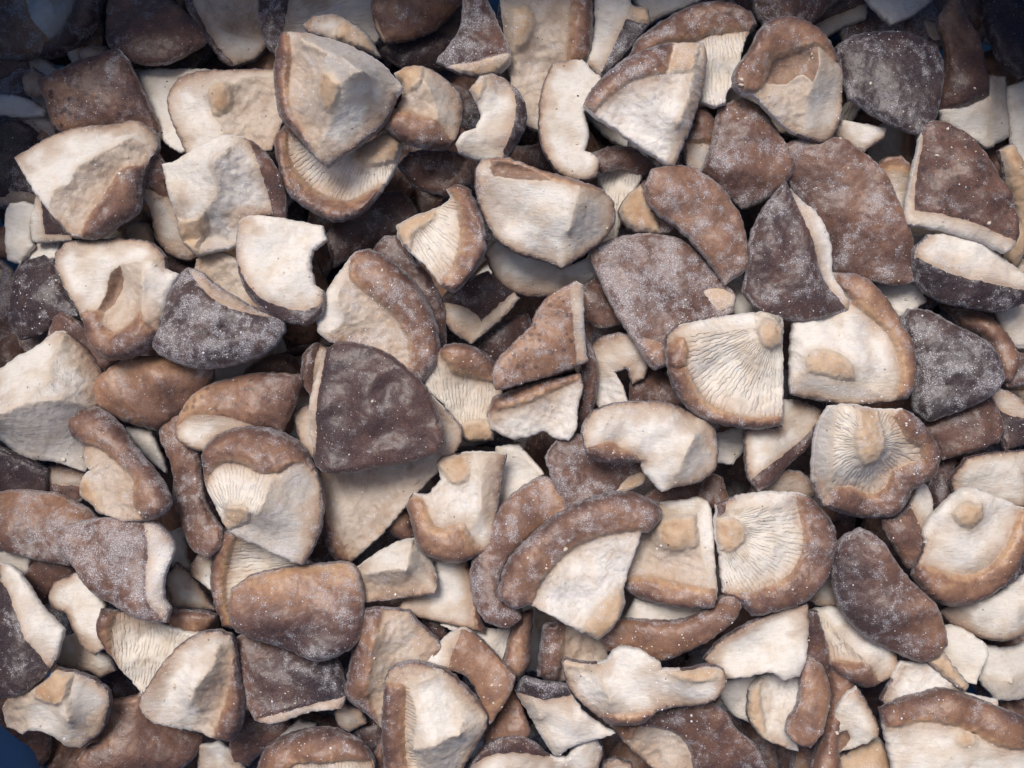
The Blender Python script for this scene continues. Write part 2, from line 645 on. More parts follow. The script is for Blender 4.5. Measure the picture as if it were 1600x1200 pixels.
    z += tilt[0] * (X[:, 0] - cx) + tilt[1] * (X[:, 1] - cy)
    z += warp * fnoise(X[:, 0], X[:, 1], 95, seed)
    inn = np.clip(db / 7, 0, 1)
    relief = 1.1 * fnoise(X[:, 0], X[:, 1], 24, seed + 1) + 0.5 * fnoise(X[:, 0], X[:, 1], 11, seed + 2)
    kk = np.array([{'S': 0.7, 'R': 0.8, 'F': 0.55, 'W': 0.55, 'G': 0.6, 'T': 1.6, 'V': 1.1, 'K': 1.3, 'H': 2}[kind[c_]] for c_ in vcomp])
    z += relief * kk * (0.35 + 0.65 * inn)
    tt = np.array([kind[c_] in 'TV' for c_ in vcomp])
    z += np.where(tt, -np.abs(fnoise(X[:, 0], X[:, 1], 19, seed + 3)) * 2.4 * inn, 0)
    gu = np.zeros(n)
    if g is not None:
        ang = np.arctan2(X[:, 1] - g[1], X[:, 0] - g[0])
        # keep the branch cut away from the piece
        mid_a = math.atan2(cy - g[1], cx - g[0])
        ang = (ang - mid_a + math.pi) % (2 * math.pi) - math.pi
        gm = np.array([kind[c_] == 'G' for c_ in vcomp])
        rr = np.hypot(X[:, 0] - g[0], X[:, 1] - g[1])
        R0 = rr[gm].mean() if gm.any() else rr.mean()
        gu = ang * R0 / 5.6
        wob = fnoise(X[:, 0], X[:, 1], 40, seed + 5) * 0.35
        rid = np.abs(((gu * 0.33 + wob) % 1.0) - 0.5) * 2
        z += np.where(gm, (rid - 0.5) * 1.7 * np.clip(db / 6, 0, 1), 0)
    # ragged outlines
    jx = fnoise(X[:, 0], X[:, 1], 17, seed + 7) * 1.1 + fnoise(X[:, 0], X[:, 1], 8, seed + 8) * 0.75
    jy = fnoise(X[:, 0], X[:, 1], 17, seed + 9) * 1.1 + fnoise(X[:, 0], X[:, 1], 8, seed + 10) * 0.75
    XJ = X + np.stack([jx, jy], 1)
    # skirt rings
    zl = z[loop]
    Lj = XJ[loop]
    m = len(loop)
    et = thick * 0.34
    rings = [(0.9, 2.0), (1.9, 6.0), (1.6, et * 0.75), (-1.5, et)]
    Vs = [np.column_stack([Lj + nor * o_, zl - dz]) for o_, dz in rings]
    top = np.column_stack([XJ, z])
    V = np.vstack([top] + Vs)
    sk = []
    def ring(a0, b0):
        for i in range(m):
            j = (i + 1) % m
            sk.append((a0[i], b0[i], b0[j]))
            sk.append((a0[i], b0[j], a0[j]))
    idx = [np.array(loop)] + [n + k * m + np.arange(m) for k in range(len(rings))]
    for a_, b_ in zip(idx[:-1], idx[1:]):
        ring(a_, b_)
    # underside: coarse lens
    last = V[idx[-1]]
    cs = 13.0
    bx, by = np.meshgrid(np.arange(x0, x1, cs), np.arange(y0, y1, cs))
    bx, by = bx.ravel(), by.ravel()
    okb = inside(bx, by, last[:, :2])
    Gb = np.stack([bx[okb], by[okb]], 1)
    if len(Gb):
        Gb = Gb[mind(Gb, last[:, :2]) > 6]
    sub = list(range(0, m))
    bp = np.vstack([last[:, :2], Gb]) if len(Gb) else last[:, :2]
    v2, e2, f2, ov2, _, _ = delaunay_2d_cdt([Vector((float(a), float(b_))) for a, b_ in bp], [(i, (i + 1) % m) for i in range(m)], [list(range(m))], 1, 1e-4, True)
    BX = np.array([[v.x, v.y] for v in v2])
    base_n = len(V)
    mp = []
    extra = []
    dmx = max(10.0, mind(Gb, last[:, :2]).max()) if len(Gb) else 10.0
    for i, o_ in enumerate(ov2):
        k = [q_ for q_ in o_ if q_ < m]
        if k:
            mp.append(int(idx[-1][k[0]]))
        else:
            extra.append(i)
            mp.append(base_n + len(extra) - 1)
    if extra:
        EX = BX[extra]
        near = np.array([np.hypot(top[:, 0] - a, top[:, 1] - b_).argmin() for a, b_ in EX])
        dd = mind(EX, last[:, :2])
        zz = z[near] - et - (thick - et) * np.sqrt(np.clip(dd / dmx, 0, 1)) - 0.0
        V = np.vstack([V, np.column_stack([EX, zz])])
    f2 = np.array([f for f in f2 if len(f) == 3], int)
    fc2 = BX[f2].mean(1)
    for f in f2[inside(fc2[:, 0], fc2[:, 1], last[:, :2])]:
        if len(f) == 3:
            sk.append((mp[f[0]], mp[f[2]], mp[f[1]]))
    SKT = np.array(sk, int)
    # to world: image y is down; place at the piece's own height
    k_ = (HC - L) / HC
    W = np.empty_like(V)
    W[:, 0] = (V[:, 0] - 800) * k_
    W[:, 1] = -(V[:, 1] - 600) * k_
    W[:, 2] = V[:, 2] + L
    def orient(TT, up=None):
        a_, b_, c_ = W[TT[:, 0]], W[TT[:, 1]], W[TT[:, 2]]
        return np.cross(b_ - a_, c_ - a_)
    fn = orient(T)
    flip = fn[:, 2] < 0
    T = np.where(flip[:, None], T[:, ::-1], T)
    # skirt orientation: outward
    fn = orient(SKT)
    cW = W[SKT].mean(1)
    ring_faces = 2 * m * len(rings)
    outw = np.zeros((len(SKT), 3))
    outw[:, 2] = -1
    nn = np.repeat(np.column_stack([nor[:, 0], -nor[:, 1], np.zeros(m)]), 2, 0)
    outw[:ring_faces] = np.tile(nn, (len(rings), 1))
    flip = (fn * outw).sum(1) < 0
    SKT = np.where(flip[:, None], SKT[:, ::-1], SKT)
    # vertex normals over the whole body
    NV = np.zeros_like(W)
    for TT in (T, SKT):
        f_ = orient(TT)
        for c_ in range(3):
            np.add.at(NV, TT[:, c_], f_)
    NV /= np.linalg.norm(NV, axis=1)[:, None] + 1e-12
    # object
    org = np.array([(cx - 800) * k_, -(cy - 600) * k_, L - thick * 0.6])
    W = (W - org) * S
    root = bpy.data.objects.new(name, None)
    root.empty_display_size = 0.01
    root.location = org * S
    col.objects.link(root)
    root['label'] = label
    root['category'] = 'mushroom piece'
    root['group'] = 'frozen mushroom pieces in the pile'
    tv = tone + tg[0] * (X[:, 0] - cx) + tg[1] * (X[:, 1] - cy)
    def emit(pname, mat, TT, att):
        used, inv = np.unique(TT.ravel(), return_inverse=True)
        TT2 = inv.reshape(-1, 3)
        A = {k: np.asarray(v)[used] for k, v in att.items()}
        me = make_mesh(pname, W[used], TT2, NV[used], A, mat)
        o = bpy.data.objects.new(pname, me)
        o.parent = root
        col.objects.link(o)
        return o
    nv = len(W)
    pad = lambda a, f=0.0: np.concatenate([a, np.full(nv - len(a), f)])
    for c_ in sorted(set(comp)):
        k = kind[c_]
        TT = T[comp == c_]
        if len(TT) < 2:
            continue
        tn = tv if k == 'S' else np.full(n, rim) + 0.5 * (tv - tone)
        if k == 'R':
            # darker towards the outer side
            tn = tn + np.clip(1 - dout / 16, 0, 1) * 0.22 + np.clip((tone - 0.35), 0, 1) * 0.15
        att = {'tone': pad(tn, tone), 'ed': pad(dfl if k in 'SR' else (db if k in 'KH' else dsk)), 'frost': np.full(nv, fr), 'od': pad(dout, 0.0), 'spots': np.full(nv, spots if k == 'S' else 0.0), 'blend': np.full(nv, 1.0 if k == 'R' else 0.0), 'eo': pad(deo), 'eb': pad(deb, 99.0)}
        if k == 'G':
            att['gu'] = pad(gu)
        emit(PART[k], M[k], TT, att)
    # sides and underside: skin where the cap wraps, flesh along cuts
    cm = np.array([cutl.get(k, False) for k in loop])
    fc = np.zeros(len(SKT), bool)
    fc[:ring_faces] = np.tile(np.repeat(cm, 2), len(rings))
    kinds_present = ''.join(kind[c_] for c_ in set(comp))
    st_ = max(tone, 0.45) if 'S' in kinds_present else 0.62
    if (~fc).any():
        emit('cap_underside', M['S'], SKT[~fc], {'tone': np.full(nv, st_), 'ed': np.full(nv, 40.0), 'frost': np.full(nv, fr), 'spots': np.zeros(nv)})
    if fc.any():
        emit('cut_side', M['F'], SKT[fc], {'tone': np.full(nv, 0.0), 'ed': np.full(nv, 40.0), 'eo': np.full(nv, 40.0), 'eb': np.full(nv, 99.0), 'frost': np.full(nv, fr)})
    PIECES.append(root)
    COUNT['p'] += 1
    return root

# ------------------------------------------------------------------ the pieces, traced one by one
# ---- top row, from the left
P('bluish cream wedge with brown rolled edge in the dark corner beside the blue bag', -62, '2,52 12,72 45,84 80,84 115,70 150,45 160,10 158,-22 30,-25c 18,0c', 'F:60,30 R:140,20', ['12,72 62,62 95,45 120,15 125,-22'], rim=.4, tilt=(.15, -.1))
P('fan of brown cap skin with a curved frosty lower edge, behind the spotted square', -42, '165,-15 162,10 165,60 185,85 215,100 245,104 275,98 300,82 322,65 312,42 285,15 262,-5 240,-25 200,-28', 'S:240,40', tone=.42, tg=(0, .003), fr=.45, tilt=(0, .15))
P('dark trough-shaped piece with a pale cut band along its left side', -52, '292,-20 295,12 315,50 345,92 362,102 395,88 412,70 412,-20', 'S:300,20 F:355,72 T:380,20', ['300,-20 306,10 325,50 350,85 365,98', '318,-20 325,25,-6 345,45,-8 372,52,-8 412,58,-4'], tone=.6, tilt=(-.1, 0))
P('tiny cream chip showing over the corner of the spotted reddish square', -66, '125,85 135,75 160,70 172,80 160,100 130,100', 'F:145,88')
P('reddish brown square of cap skin with dark spots and one tan edge', -26, '62,128 120,98 185,78c 200,95 225,150 245,200 240,235 205,240 100,208 78,190 68,150', 'S:150,150', tone=.42, spots=1, fr=.42, tg=(.0022, -.001), tilt=(0, -.1))
P('smooth white triangle of flesh tucked behind a folded tan piece', -46, '208,105c 250,103c 345,106c 345,140c 300,235c 290,243c 262,225c 240,190c 222,140c', 'F:250,150', fr=.3)
P('large wedge with pale cut band over a torn brown gill side', 4, '28,248 60,222 110,200 175,186 205,183 232,200 236,225 222,262 215,300 212,330 190,350 155,372 120,372 95,345c 60,300c', 'F:100,255 T:150,310 R:205,310',
  ['237,215 222,222,4 205,214,8 195,222,12 175,232,10 150,252,12 125,268,10 118,290,8 95,302,6 84,330', '224,255 188,262,-2 172,285,-4 160,312,-4 140,345,0 130,372'], rim=.35, tone=.6, tilt=(-.12, .12), thick=60)
P('blocky piece with a broad cream cut face and tan hollow on its right', -16, '262,140 275,118 310,110 440,105 447,160 440,195 425,235c 380,242c 330,240c 290,240 275,205 262,170', 'F:300,170 K:350,155 T:400,205',
  ['440,118 385,122,4 368,134,6 362,172,2 335,185,4 350,205,0 335,240', '368,134,6 345,132,9 328,150,9 335,185,4'], tilt=(.05, 0), tone=.6, fr=.4)
P('chunky white piece with broad split faces and a torn tan corner', 2, '250,255c 275,250c 310,232c 350,215c 385,220 410,235 432,262 445,300 445,345 420,335 385,345c 380,380c 350,385c 300,395 275,370 268,330c 258,290c', 'F:300,290 V:385,300 K:300,352 S:432,300 W:310,385',
  ['385,222,0 368,245,22 345,265,24 350,300,16 325,332,12 290,343,8 268,332', '395,225 412,268,6 428,335', '275,352 283,372,-6 318,366,-4 325,343,4 325,332,12', '300,395 318,366,-4 350,372,-6 375,382'], tone=.5, tilt=(.06, -.1), thick=60)
P('brown and grey torn piece peeking out left of the chunky white one', -34, '225,270 245,235 262,262 270,320 285,345 322,375 330,388 290,403 260,395 240,370 235,330 222,300', 'S:243,275 W:255,350', ['224,292 250,305 268,310'], tone=.45)
P('small tan nub between the large torn wedge and the chunky white piece', -58, '195,355 210,346 235,350 242,380 222,392 198,385', 'K:215,365')
P('cream piece with an arched top face, a deep hollow and brown curled rim below', 6, '80,395 100,378 140,373 185,372 230,378 255,400 256,420c 275,430c 262,460c 252,500 250,520 235,545 195,560 165,558 140,535 130,505 120,480 100,450 82,415',
  'F:115,415 T:215,450 R:190,540 H:172,460 F:245,470', ['256,416 240,408,6 210,410,4 188,415,2 170,434,0 163,463,0 153,482,2 134,488', '188,415,2 190,437,-6 175,470,-10 163,488,-4 153,482,2', '163,488,-4 160,503,0 178,518,-2 200,510,-2 217,488,0 224,484,6 235,505,8 250,515', '222,410,3 228,445,10 224,484,6'], rim=.3, tone=.6, tilt=(.0, .05), thick=62)
P('dark purple-brown frosted cap wedge with a folded crease near its tip', 14, '285,417 305,422 335,445 375,470 405,486 440,497 445,515 425,545 380,565 330,575 290,570 245,550 235,530 250,500 258,455 270,430', 'S:300,480 F:355,462 S:380,530',
  ['287,418 310,446,6 345,474,8 385,489,6 438,498', '400,492 378,502,2 350,514,-2 330,521,4'], tone=.74, fr=.85, tilt=(.05, .1), thick=60)
P('pinkish cream torn piece behind the dark creased cap wedge', -24, '305,405c 325,395c 350,395c 385,420c 400,460 430,492 380,488 330,460 300,430', 'T:350,430', tilt=(.1, 0))
P('C-shaped cream slice with a bitten right edge and dark skin underneath', 14, '372,345c 390,336c 440,340c 480,348c 500,352c 508,372c 498,382c 486,390c 484,410c 487,430c 490,445c 505,455 506,475 503,490 480,508 440,500 410,482 388,455 374,425 368,388', 'F:430,400 S:450,497',
  ['370,405 385,435,4 408,463,4 440,480,4 478,485,2 506,472'], tone=.78, fr=.6, tilt=(-.05, .05), thick=60)
P('dark frosted skin piece with bluish sheen at the far left by the bag', -32, '10,440 25,405 60,398 80,405 85,420 115,470 130,495 100,495 70,520 30,530 5,500', 'S:60,460', tone=.78, fr=.55, tilt=(.15, .05))
P('pale bluish block standing left of the small dark square', -38, '5,330c 15,318c 35,316c 55,322c 45,370c 50,385c 30,412c 8,405c', 'F:30,360', fr=.2)
P('small dark square of skin with a pale blue cut edge', -22, '55,300c 62,295 118,365 118,376c 45,375c 42,360c', 'S:90,355 F:55,340', ['60,297 66,330 68,366 118,370'], tone=.8, fr=.2)
P('short cream strip lying above the dark frosted skin piece', -44, '45,385c 60,377c 95,378c 92,402c 70,408c 40,405c', 'F:65,392')
P('large pale blue-white slab with torn cream flakes along its top right', -12, '-12,600c 20,562c 50,545c 85,518c 100,520 120,535 140,560 152,590 150,640c 130,690c 132,738c 90,722c 40,712c 5,680c -12,668', 'F:30,600 W:70,680 V:112,575',
  ['-12,660,18 25,646,26 60,632,30 108,624,26 150,640,6', '105,520,4 88,558,12 92,595,20 75,612,26 60,632,30'], thick=70, tilt=(-.1, 0), fr=.35)
P('brown rough scrap wedged above the blue-white slab', -24, '72,530 85,495 98,488 125,505 160,545 178,565 150,585 130,570 115,530 100,520', 'S:130,535', tone=.45, fr=.4)
P('tan rounded rim lump in shade below the dark creased cap wedge', -18, '140,605 165,580 200,560 240,558 300,562 335,575 330,600 290,640 240,672 190,658 150,635 138,622', 'S:230,610', tone=.3, tg=(.0012, .002), fr=.4, b=1.3, tilt=(0, -.1))
P('long brown ribbon of rim curling down over a pinkish torn face', 6, '90,655 100,643 130,637 155,645 180,665 205,695 240,730 268,765 275,785 265,800 235,810 200,812c 170,805c 150,800c 145,793c 120,775c 120,760c 128,745c 140,735c 130,725c 125,700 120,692 100,680', 'R:170,680 T:180,765 K:140,775',
  ['124,697 150,700 180,720 200,735 215,750 215,780 232,810', '132,742 150,762 160,780 166,804'], rim=.34, b=.9, fr=.6)
P('slim cream sliver glimpsed between the rim ribbon and a long brown piece', -44, '195,668c 235,672c 250,710c 256,740c 225,712c', 'F:230,695')
P('small cream knob with brown base left of the torn ribbon piece', -42, '65,745 75,730 100,728 138,740 132,765 120,792 80,772 68,765', 'F:90,742 S:100,770', ['66,752 90,758 132,760'], tone=.5)
P('long dull brown strip of cap leaning between two pale pieces', -14, '240,660 255,645 275,645 290,660 285,690 310,710 315,760 330,800 352,825 350,850 330,870 300,855 285,820 270,780 265,730 245,690', 'S:300,770', tone=.44, fr=.65, b=1.2)
P('wide rounded brown cap half buried behind the frosty four-sided piece', -22, '-12,772 30,768 80,775 130,795 150,812 145,850 110,880 60,872 10,860 -12,850', 'S:60,820', tone=.40, fr=.7, tg=(0, .003), tilt=(0, .15))
P('frosty four-sided brown cap with a curved pale cut along one side', 16, '82,830 110,820 150,813 220,812 245,820 268,845c 268,870c 258,900c 258,935c 268,950 262,970 235,968 190,950 155,935 130,910 105,880 85,860', 'F:250,880 S:160,870',
  ['222,812 233,850,4 232,900,4 238,938,4 262,969'], tone=.44, fr=1.0, tilt=(.05, .05), thick=58)
P('smooth cream hook-shaped slice under the frosty four-sided cap', -14, '70,935 80,912 110,900c 130,905c 150,930c 165,945c 160,985c 165,1010c 150,1022 130,1010 115,985 100,960 75,955', 'F:120,940', fr=.2, tilt=(.1, 0))
P('dark frosted cap showing a long tan cut side at the left border', 4, '-12,885c 15,895c 40,920c 55,940c 100,985c 88,1030 70,1055 40,1080 0,1090 -12,1090', 'F:50,955 S:20,1010', ['-12,908 20,945,6 50,1000,6 80,1040'], tone=.8, fr=.5, tilt=(.1, .1))
P('broad white fan of fine gills with a small grey-brown curl at its left', -6, '160,952 185,955 230,960c 250,975c 280,985c 310,990c 290,1010c 250,1060c 225,1095c 205,1070c 190,1050c 178,1030 165,1015 152,985', 'R:165,985 G:225,1010', ['186,956 176,985 176,1028'], g=(190, 1300), rim=.3, fr=.3)
P('orange-brown rounded rim bit below the frosty four-sided cap', -14, '250,978 268,955 310,955 338,960 332,978 310,993 280,988', 'R:300,972', rim=.16, fr=.4)
P('dim tan flesh lump under the hook-shaped cream slice', -38, '90,1000c 120,990c 145,1020c 170,1025c 175,1050 155,1060 140,1050 100,1045 85,1035', 'F:130,1030')
P('bluish cream chunk with a brown top resting against the blue bag', 4, '0,1110 12,1092 60,1070 90,1045 120,1048 145,1058 170,1080 172,1100 158,1140 122,1172c 100,1170c 85,1155c 60,1145c 40,1145c 30,1150c 5,1140c', 'K:90,1070 F:75,1120 W:145,1110 T:20,1120',
  ['52,1074 60,1088,6 90,1098,10 112,1088,14 122,1048', '112,1088,14 118,1120,16 120,1171', '60,1088,6 42,1105,2 40,1145'], tilt=(0, -.1), thick=56)
P('tall cream cut wedge with a hooked tip and tan gill side', 16, '220,1095 240,1062 270,1020 310,990 340,985 362,995 365,1010 372,1060 378,1100 372,1140 358,1165c 300,1147c 240,1130c 222,1112', 'F:270,1090 T:325,1090 R:364,1100',
  ['364,1003 345,1010,8 340,1035,10 318,1062,10 306,1090,12 315,1108,8 297,1146', '364,1020 358,1060,-2 345,1110,-4 330,1156'], rim=.35, tilt=(-.06, -.06), thick=60)
P('shaded brown fold lying under the tall cream cut wedge', -24, '125,1185 140,1165 160,1160 165,1110 175,1095 210,1090 222,1080 222,1112 240,1130 290,1150 310,1160 300,1185 270,1215 130,1215', 'S:210,1150', tone=.42, fr=.4, lines=['163,1130 185,1112,-6 222,1108'], tg=(.001, .002), b=.8)
P('small bluish pale bit below the hem of the tall cream wedge', -40, '312,1165c 345,1160c 372,1190 385,1215 305,1215', 'F:340,1190')
P('dull brown piece in shadow below the darkest frosted skin', -42, '362,1160 380,1125 400,1115 440,1120 455,1140 430,1165 400,1185 385,1200 365,1190', 'S:410,1150', tone=.5)
P('plump orange-brown cap whose lower side turns frosted and shaded blue-black', 20, '360,925 385,905 430,892 480,886 540,884 555,895 565,930 566,975 555,1005 530,1022 500,1030 450,1015 400,998 368,985 357,955', 'S:460,950', tone=.40, tg=(0, .0058), fr=.62, b=1.35, tilt=(0, .12), thick=70)  # downward darkening: darker skin plus the underside shade put into the tone
P('dark navy and brown frosted cap with a thin pale bottom edge', 4, '368,1000 380,992 420,1005 470,1015 520,1025 535,1050 540,1090 536,1102c 480,1112c 425,1127c 400,1124 380,1090 365,1040', 'S:450,1050 F:480,1106', ['400,1123 430,1113,3 490,1098,3 538,1086'], tone=.68, tg=(.0032, 0), fr=.62, tilt=(.05, .1))
P('brown-rimmed piece with fine pale gills, behind the plump orange-brown cap', -12, '328,900 335,865 355,830 385,828c 430,850c 465,870c 500,885c 470,930c 400,960c 362,985 342,983 332,940', 'R:345,900 G:420,880', ['378,828 357,880 352,930 362,984'], g=(560, 860), rim=.22)
P('small cream corner left of the brown-rimmed gill piece', -34, '298,885 310,868 330,865c 335,925c 300,900', 'F:315,885')
P('cream sickle edge of a piece sunk beside the frosty four-sided cap', -44, '262,905 275,880 300,900 318,930 334,955 300,952 270,948', 'S:280,925 F:315,940', ['275,882 292,915 334,945'], tone=.6)
P('shadowed cream bit behind the pale cut of the frosty cap', -52, '268,830c 285,825c 290,870c 298,900c 270,908c', 'F:280,860')
P('round piece with white gill fan, brown curl and a grey icy cut', 20, '313,710 325,690 350,675 385,668 430,675 465,695 490,730 503,770 503,815 492,850 475,880c 440,868c 400,848c 358,828c 335,790c 318,750', 'R:400,692 G:372,770 W:455,800 K:378,802',
  ['495,742 470,722,8 440,738,12 425,755,18 420,785,20 395,812,12 358,828', '322,758 331,735,2 352,722,4 385,728,4 410,738,10 440,738,12', '350,812 360,790,14 385,785,18 400,795,18 395,812,12'], g=(385, 860), rim=.3, fr=.6, tilt=(0, .05), thick=66)
P('rusty tan cap with a dark scorched patch and a scrolled cream edge', -2, '275,665 290,630 320,605 360,590 420,583 468,587 470,595 458,635 440,675 400,670 350,680 325,705 300,700 278,685', 'S:390,625 F:310,670', ['276,668 300,650,4 335,648,6 370,655,4 430,676'], tone=.3, spots=.6, tg=(.0022, 0), fr=.4)
P('big gill-side piece with thick tan rolled rim above the darkest smooth cap', 2, '497,500c 505,470c 520,440c 545,405c 558,392 580,390 615,410 650,445 675,490 685,530 682,565 660,598 635,590 600,575 560,540 520,535c 498,518c', 'R:640,490 T:570,500 F:520,470',
  ['548,402 545,432 565,452 600,480 630,515 640,550 628,588', '545,412 538,440,4 530,470,6 540,500,3 518,520,2 499,515'], rim=.30, fr=.75, b=.7, tilt=(-.04, .03), thick=58)
P('dusky cap strip tucked along the far side of the big tan rim', -24, '583,388 600,368 622,370 645,405 672,435 692,480 696,530 690,560 660,590 640,520 610,440', 'S:660,460', tone=.55, fr=.6)
P('large smooth purple-brown cap triangle with a bright left edge, topmost near the centre', 32, '508,548 530,536 560,538 600,550 640,580 665,607 685,650 693,690! 682,704 650,718 600,728 540,738 502,737 490,722 487,700c 483,680c 483,630c 492,590c 503,560c', 'S:590,640 F:488,650',
  ['509,549 499,600,2 493,660,2 490,722'], tone=.66, fr=.32, tg=(-.0005, -.0004), b=.8, tilt=(.04, 0), thick=60)
P('long pinkish wedge with ribbed gill marks under the purple-brown triangle', -6, '500,740 580,640c 650,600c 668,612c 695,640 718,665 720,690 700,720c 660,760c 600,830c 545,882 520,880 505,850 500,800', 'T:600,770 R:513,850', ['500,770 515,815,2 545,881'], rim=.3, g=(700, 640), fr=.5, tilt=(.05, -.08), thick=60)
P('small cream triangle left of the bright edge of the purple-brown cap', -18, '457,645 480,632 500,640 500,722 485,710 470,690', 'F:480,670')
P('narrow dusky bit poking up beside the top of the purple-brown cap', -12, '472,575 478,548 495,535 512,545 504,600 490,625 475,600', 'S:482,570 F:497,590', ['500,537 492,570 487,618'], tone=.55)
P('white gill piece with an arched tan rim and dark pinholes, centre', -8, '665,590c 685,550 710,538 745,545 775,570 785,610 775,650 770,688 730,690 715,680c 700,640c 670,610c', 'R:745,570 G:725,620 K:742,672', ['686,552 700,570 710,585 735,590 780,600', '715,680 722,662,4 745,655,5 775,660'], g=(735, 900), rim=.25, fr=.4)
P('rust-speckled triangle of skin with a grey icy strip on its right', 26, '770,585 780,560 805,535 830,510 840,485 860,462 890,445 900,440c 910,445c 912,500c 918,565 870,582 810,600 775,608', 'S:840,540 W:905,500', ['889,445 894,490,2 902,568'], tone=.24, spots=.75, fr=.6, b=.6, tilt=(-.04, 0), thick=54)
P('ragged cream chunk with tan top beneath the rust-speckled triangle', 8, '762,650 770,622 800,612 850,596 905,585 910,600c 902,640c 900,670c 888,688c 870,685c 850,672c 830,680c 800,685c 768,670c', 'R:800,620 V:840,650', ['763,645 785,640,3 820,632,4 850,618,5 906,592'], rim=.2, tilt=(0, -.05), thick=56)
P('small fan with deep separate gill slits, tan foot and thick tan rim', 24, '618,350c 645,335c 690,318c 705,305c 697,292 710,284 730,290 745,320 755,350 758,390 745,420 725,445 708,458 690,445c 670,420c 640,392c 622,370c', 'K:640,350 G:695,370 R:737,370',
  ['700,292 712,315,-2 718,350,-3 718,382,-3 708,415,-2 688,442', '682,321 678,340,3 665,352,4 648,366,4 642,392'], g=(610, 300), rim=.28, fr=.55, tilt=(0, 0), thick=56)
P('white loaf-like block with a slit rim on top and a grey right end', 24, '745,265 755,250 790,248 830,262 880,275 940,295 960,315 960,345 945,370 905,400 878,418 850,405 810,395 775,370 755,335 745,300', 'F:820,335 W:920,335 R:900,286 H:820,272',
  ['746,280 760,276,4 785,281,8 820,286,10 862,287,12 905,297,16 940,300,4', '765,262 790,257,2 830,267,2 862,287,12', '765,262 770,274,2 785,281,8', '905,297,16 897,330,20 888,365,18 878,418'], rim=.2, fr=.5, tilt=(0, -.03), thick=66)
P('smooth grey flesh block in shadow below the white loaf-like block', -26, '757,395c 780,375c 850,400c 880,420c 930,400c 932,430c 900,450 870,460 820,460 780,440', 'F:850,430', fr=.2)
P('dark cube with a flat pale cut side standing in a gap', -28, '690,470 710,445 760,425 785,440 812,465 790,492 737,537 710,520 695,500', 'S:765,462 F:718,505 F:780,498', ['692,472 725,480,4 752,502,2 738,536', '752,502,2 780,475,2 800,458'], tone=.72, tilt=(0, 0))
P('dark cap lying deep between the curled gill piece and the slit fan', -52, '512,370 540,330 590,300 625,295 645,320 650,350 600,375 555,400 525,420', 'S:580,350', tone=.62, fr=.5)
P('dark skin sliver behind the rust-speckled triangle', -58, '740,540 790,500 825,490 835,520 800,560 775,570', 'S:790,530', tone=.6)
P('frosted brown cap in shade between two round pale pieces', -42, '622,260 640,240 700,235 735,250 735,285 700,305 650,290', 'S:680,270', tone=.5, fr=.6)
P('upright white slice with a hooked top and dark skin on its right', 8, '735,140 750,120 775,116 805,135 820,165 820,195 805,225 790,248c 760,250c 718,238c 713,225c 722,212c 745,200c 752,180c 745,160c', 'F:775,180 S:815,185 W:750,243 K:747,140',
  ['800,128 807,165,3 800,205,3 786,236,2 788,247', '714,228 750,233,2 786,236,2', '757,117 760,135,2 752,158,3'], tone=.85, fr=.55, tilt=(-.03, 0), thick=60)
P('small round piece with a tan lower rim and a peaked white middle', 8, '617,115 640,102 665,104 700,125 720,150 718,195 705,222 680,232 640,225 605,205 600,190 625,165c 630,140c', 'R:650,212 K:640,120 T:652,160 W:698,160',
  ['603,186 628,175,3 660,184,6 685,192,8 705,218', '629,150 650,144,6 662,128,8 664,104', '662,128,8 675,150,12 685,192,8'], rim=.25, fr=.5, tilt=(0, 0), thick=54)
P('big four-sided pyramid chunk with a tan stem scar on its peak', 34, '440,48 475,52c 540,68c 595,100c 628,135c 618,150 600,190 560,225 510,260 490,240 460,205 435,175 427,120 430,80', 'W:555,95 T:480,150 K:522,155 F:575,185 R:438,120',
  ['444,49 475,70,16 510,92,28 548,115,38 580,138,46 627,138', '580,138,46 560,143,42 545,152,36 538,170,30 525,190,22 508,225,10 497,248', '508,120,26 504,150,24 510,178,20 525,190,22', '508,120,26 528,135,36 545,152,36', '452,52 458,90,8 452,130,6 456,175,6 475,205,4 497,248'], rim=.34, tone=.5, fr=.6, tilt=(.02, 0), thick=74)
P('open gill cup with brown rolled rim under the big pyramid chunk', 0, '428,215 440,195 460,215c 500,250c 560,225c 600,208c 620,208c 628,225c 615,265c 595,300 575,325 550,342 520,345 480,325 450,300 435,260', 'R:490,320 G:510,280 K:585,235',
  ['450,205 452,245,-3 470,275,-5 500,300,-6 540,312,-6 575,300,-4 602,290', '548,230 556,256,3 575,262,4 605,258,3 616,255'], g=(590, 180), rim=.28, fr=.5, tilt=(0, .05), thick=56)
P('gill piece with dark frosty side at the top border behind the pyramid', -50, '400,-12 405,30 420,75 440,90 560,90c 590,60c 598,-20 400,-20', 'S:420,20 G:510,15', ['452,-20 446,40 432,84'], g=(420, 40), tone=.65, fr=.7)
P('small rolled bit with a pale left and tan right, atop the pyramid edge', -4, '478,45 490,28 520,22 550,35 575,55 592,82 560,75 520,62 485,55', 'F:505,42 K:560,58', ['536,28 528,45,3 520,61'], fr=.7)
P('dull tan cap slice with one white speck at the top border', -38, '585,-20 583,15 590,50 600,68 630,62 670,45 700,20 725,-5 720,-25', 'S:640,20 F:588,52', ['584,25 594,45 604,66'], tone=.34, fr=.35, tg=(0, .002))
P('frosty dark wedge with a pale crack and tan lower end', -8, '725,-10 745,-22c 765,5c 780,40c 795,70c 798,95c 780,110 755,120 720,117 683,100 700,75 720,40', 'S:735,60 K:765,102', ['702,108 740,98,3 770,88,3 797,82'], tone=.58, tg=(-.003, 0), fr=.8)
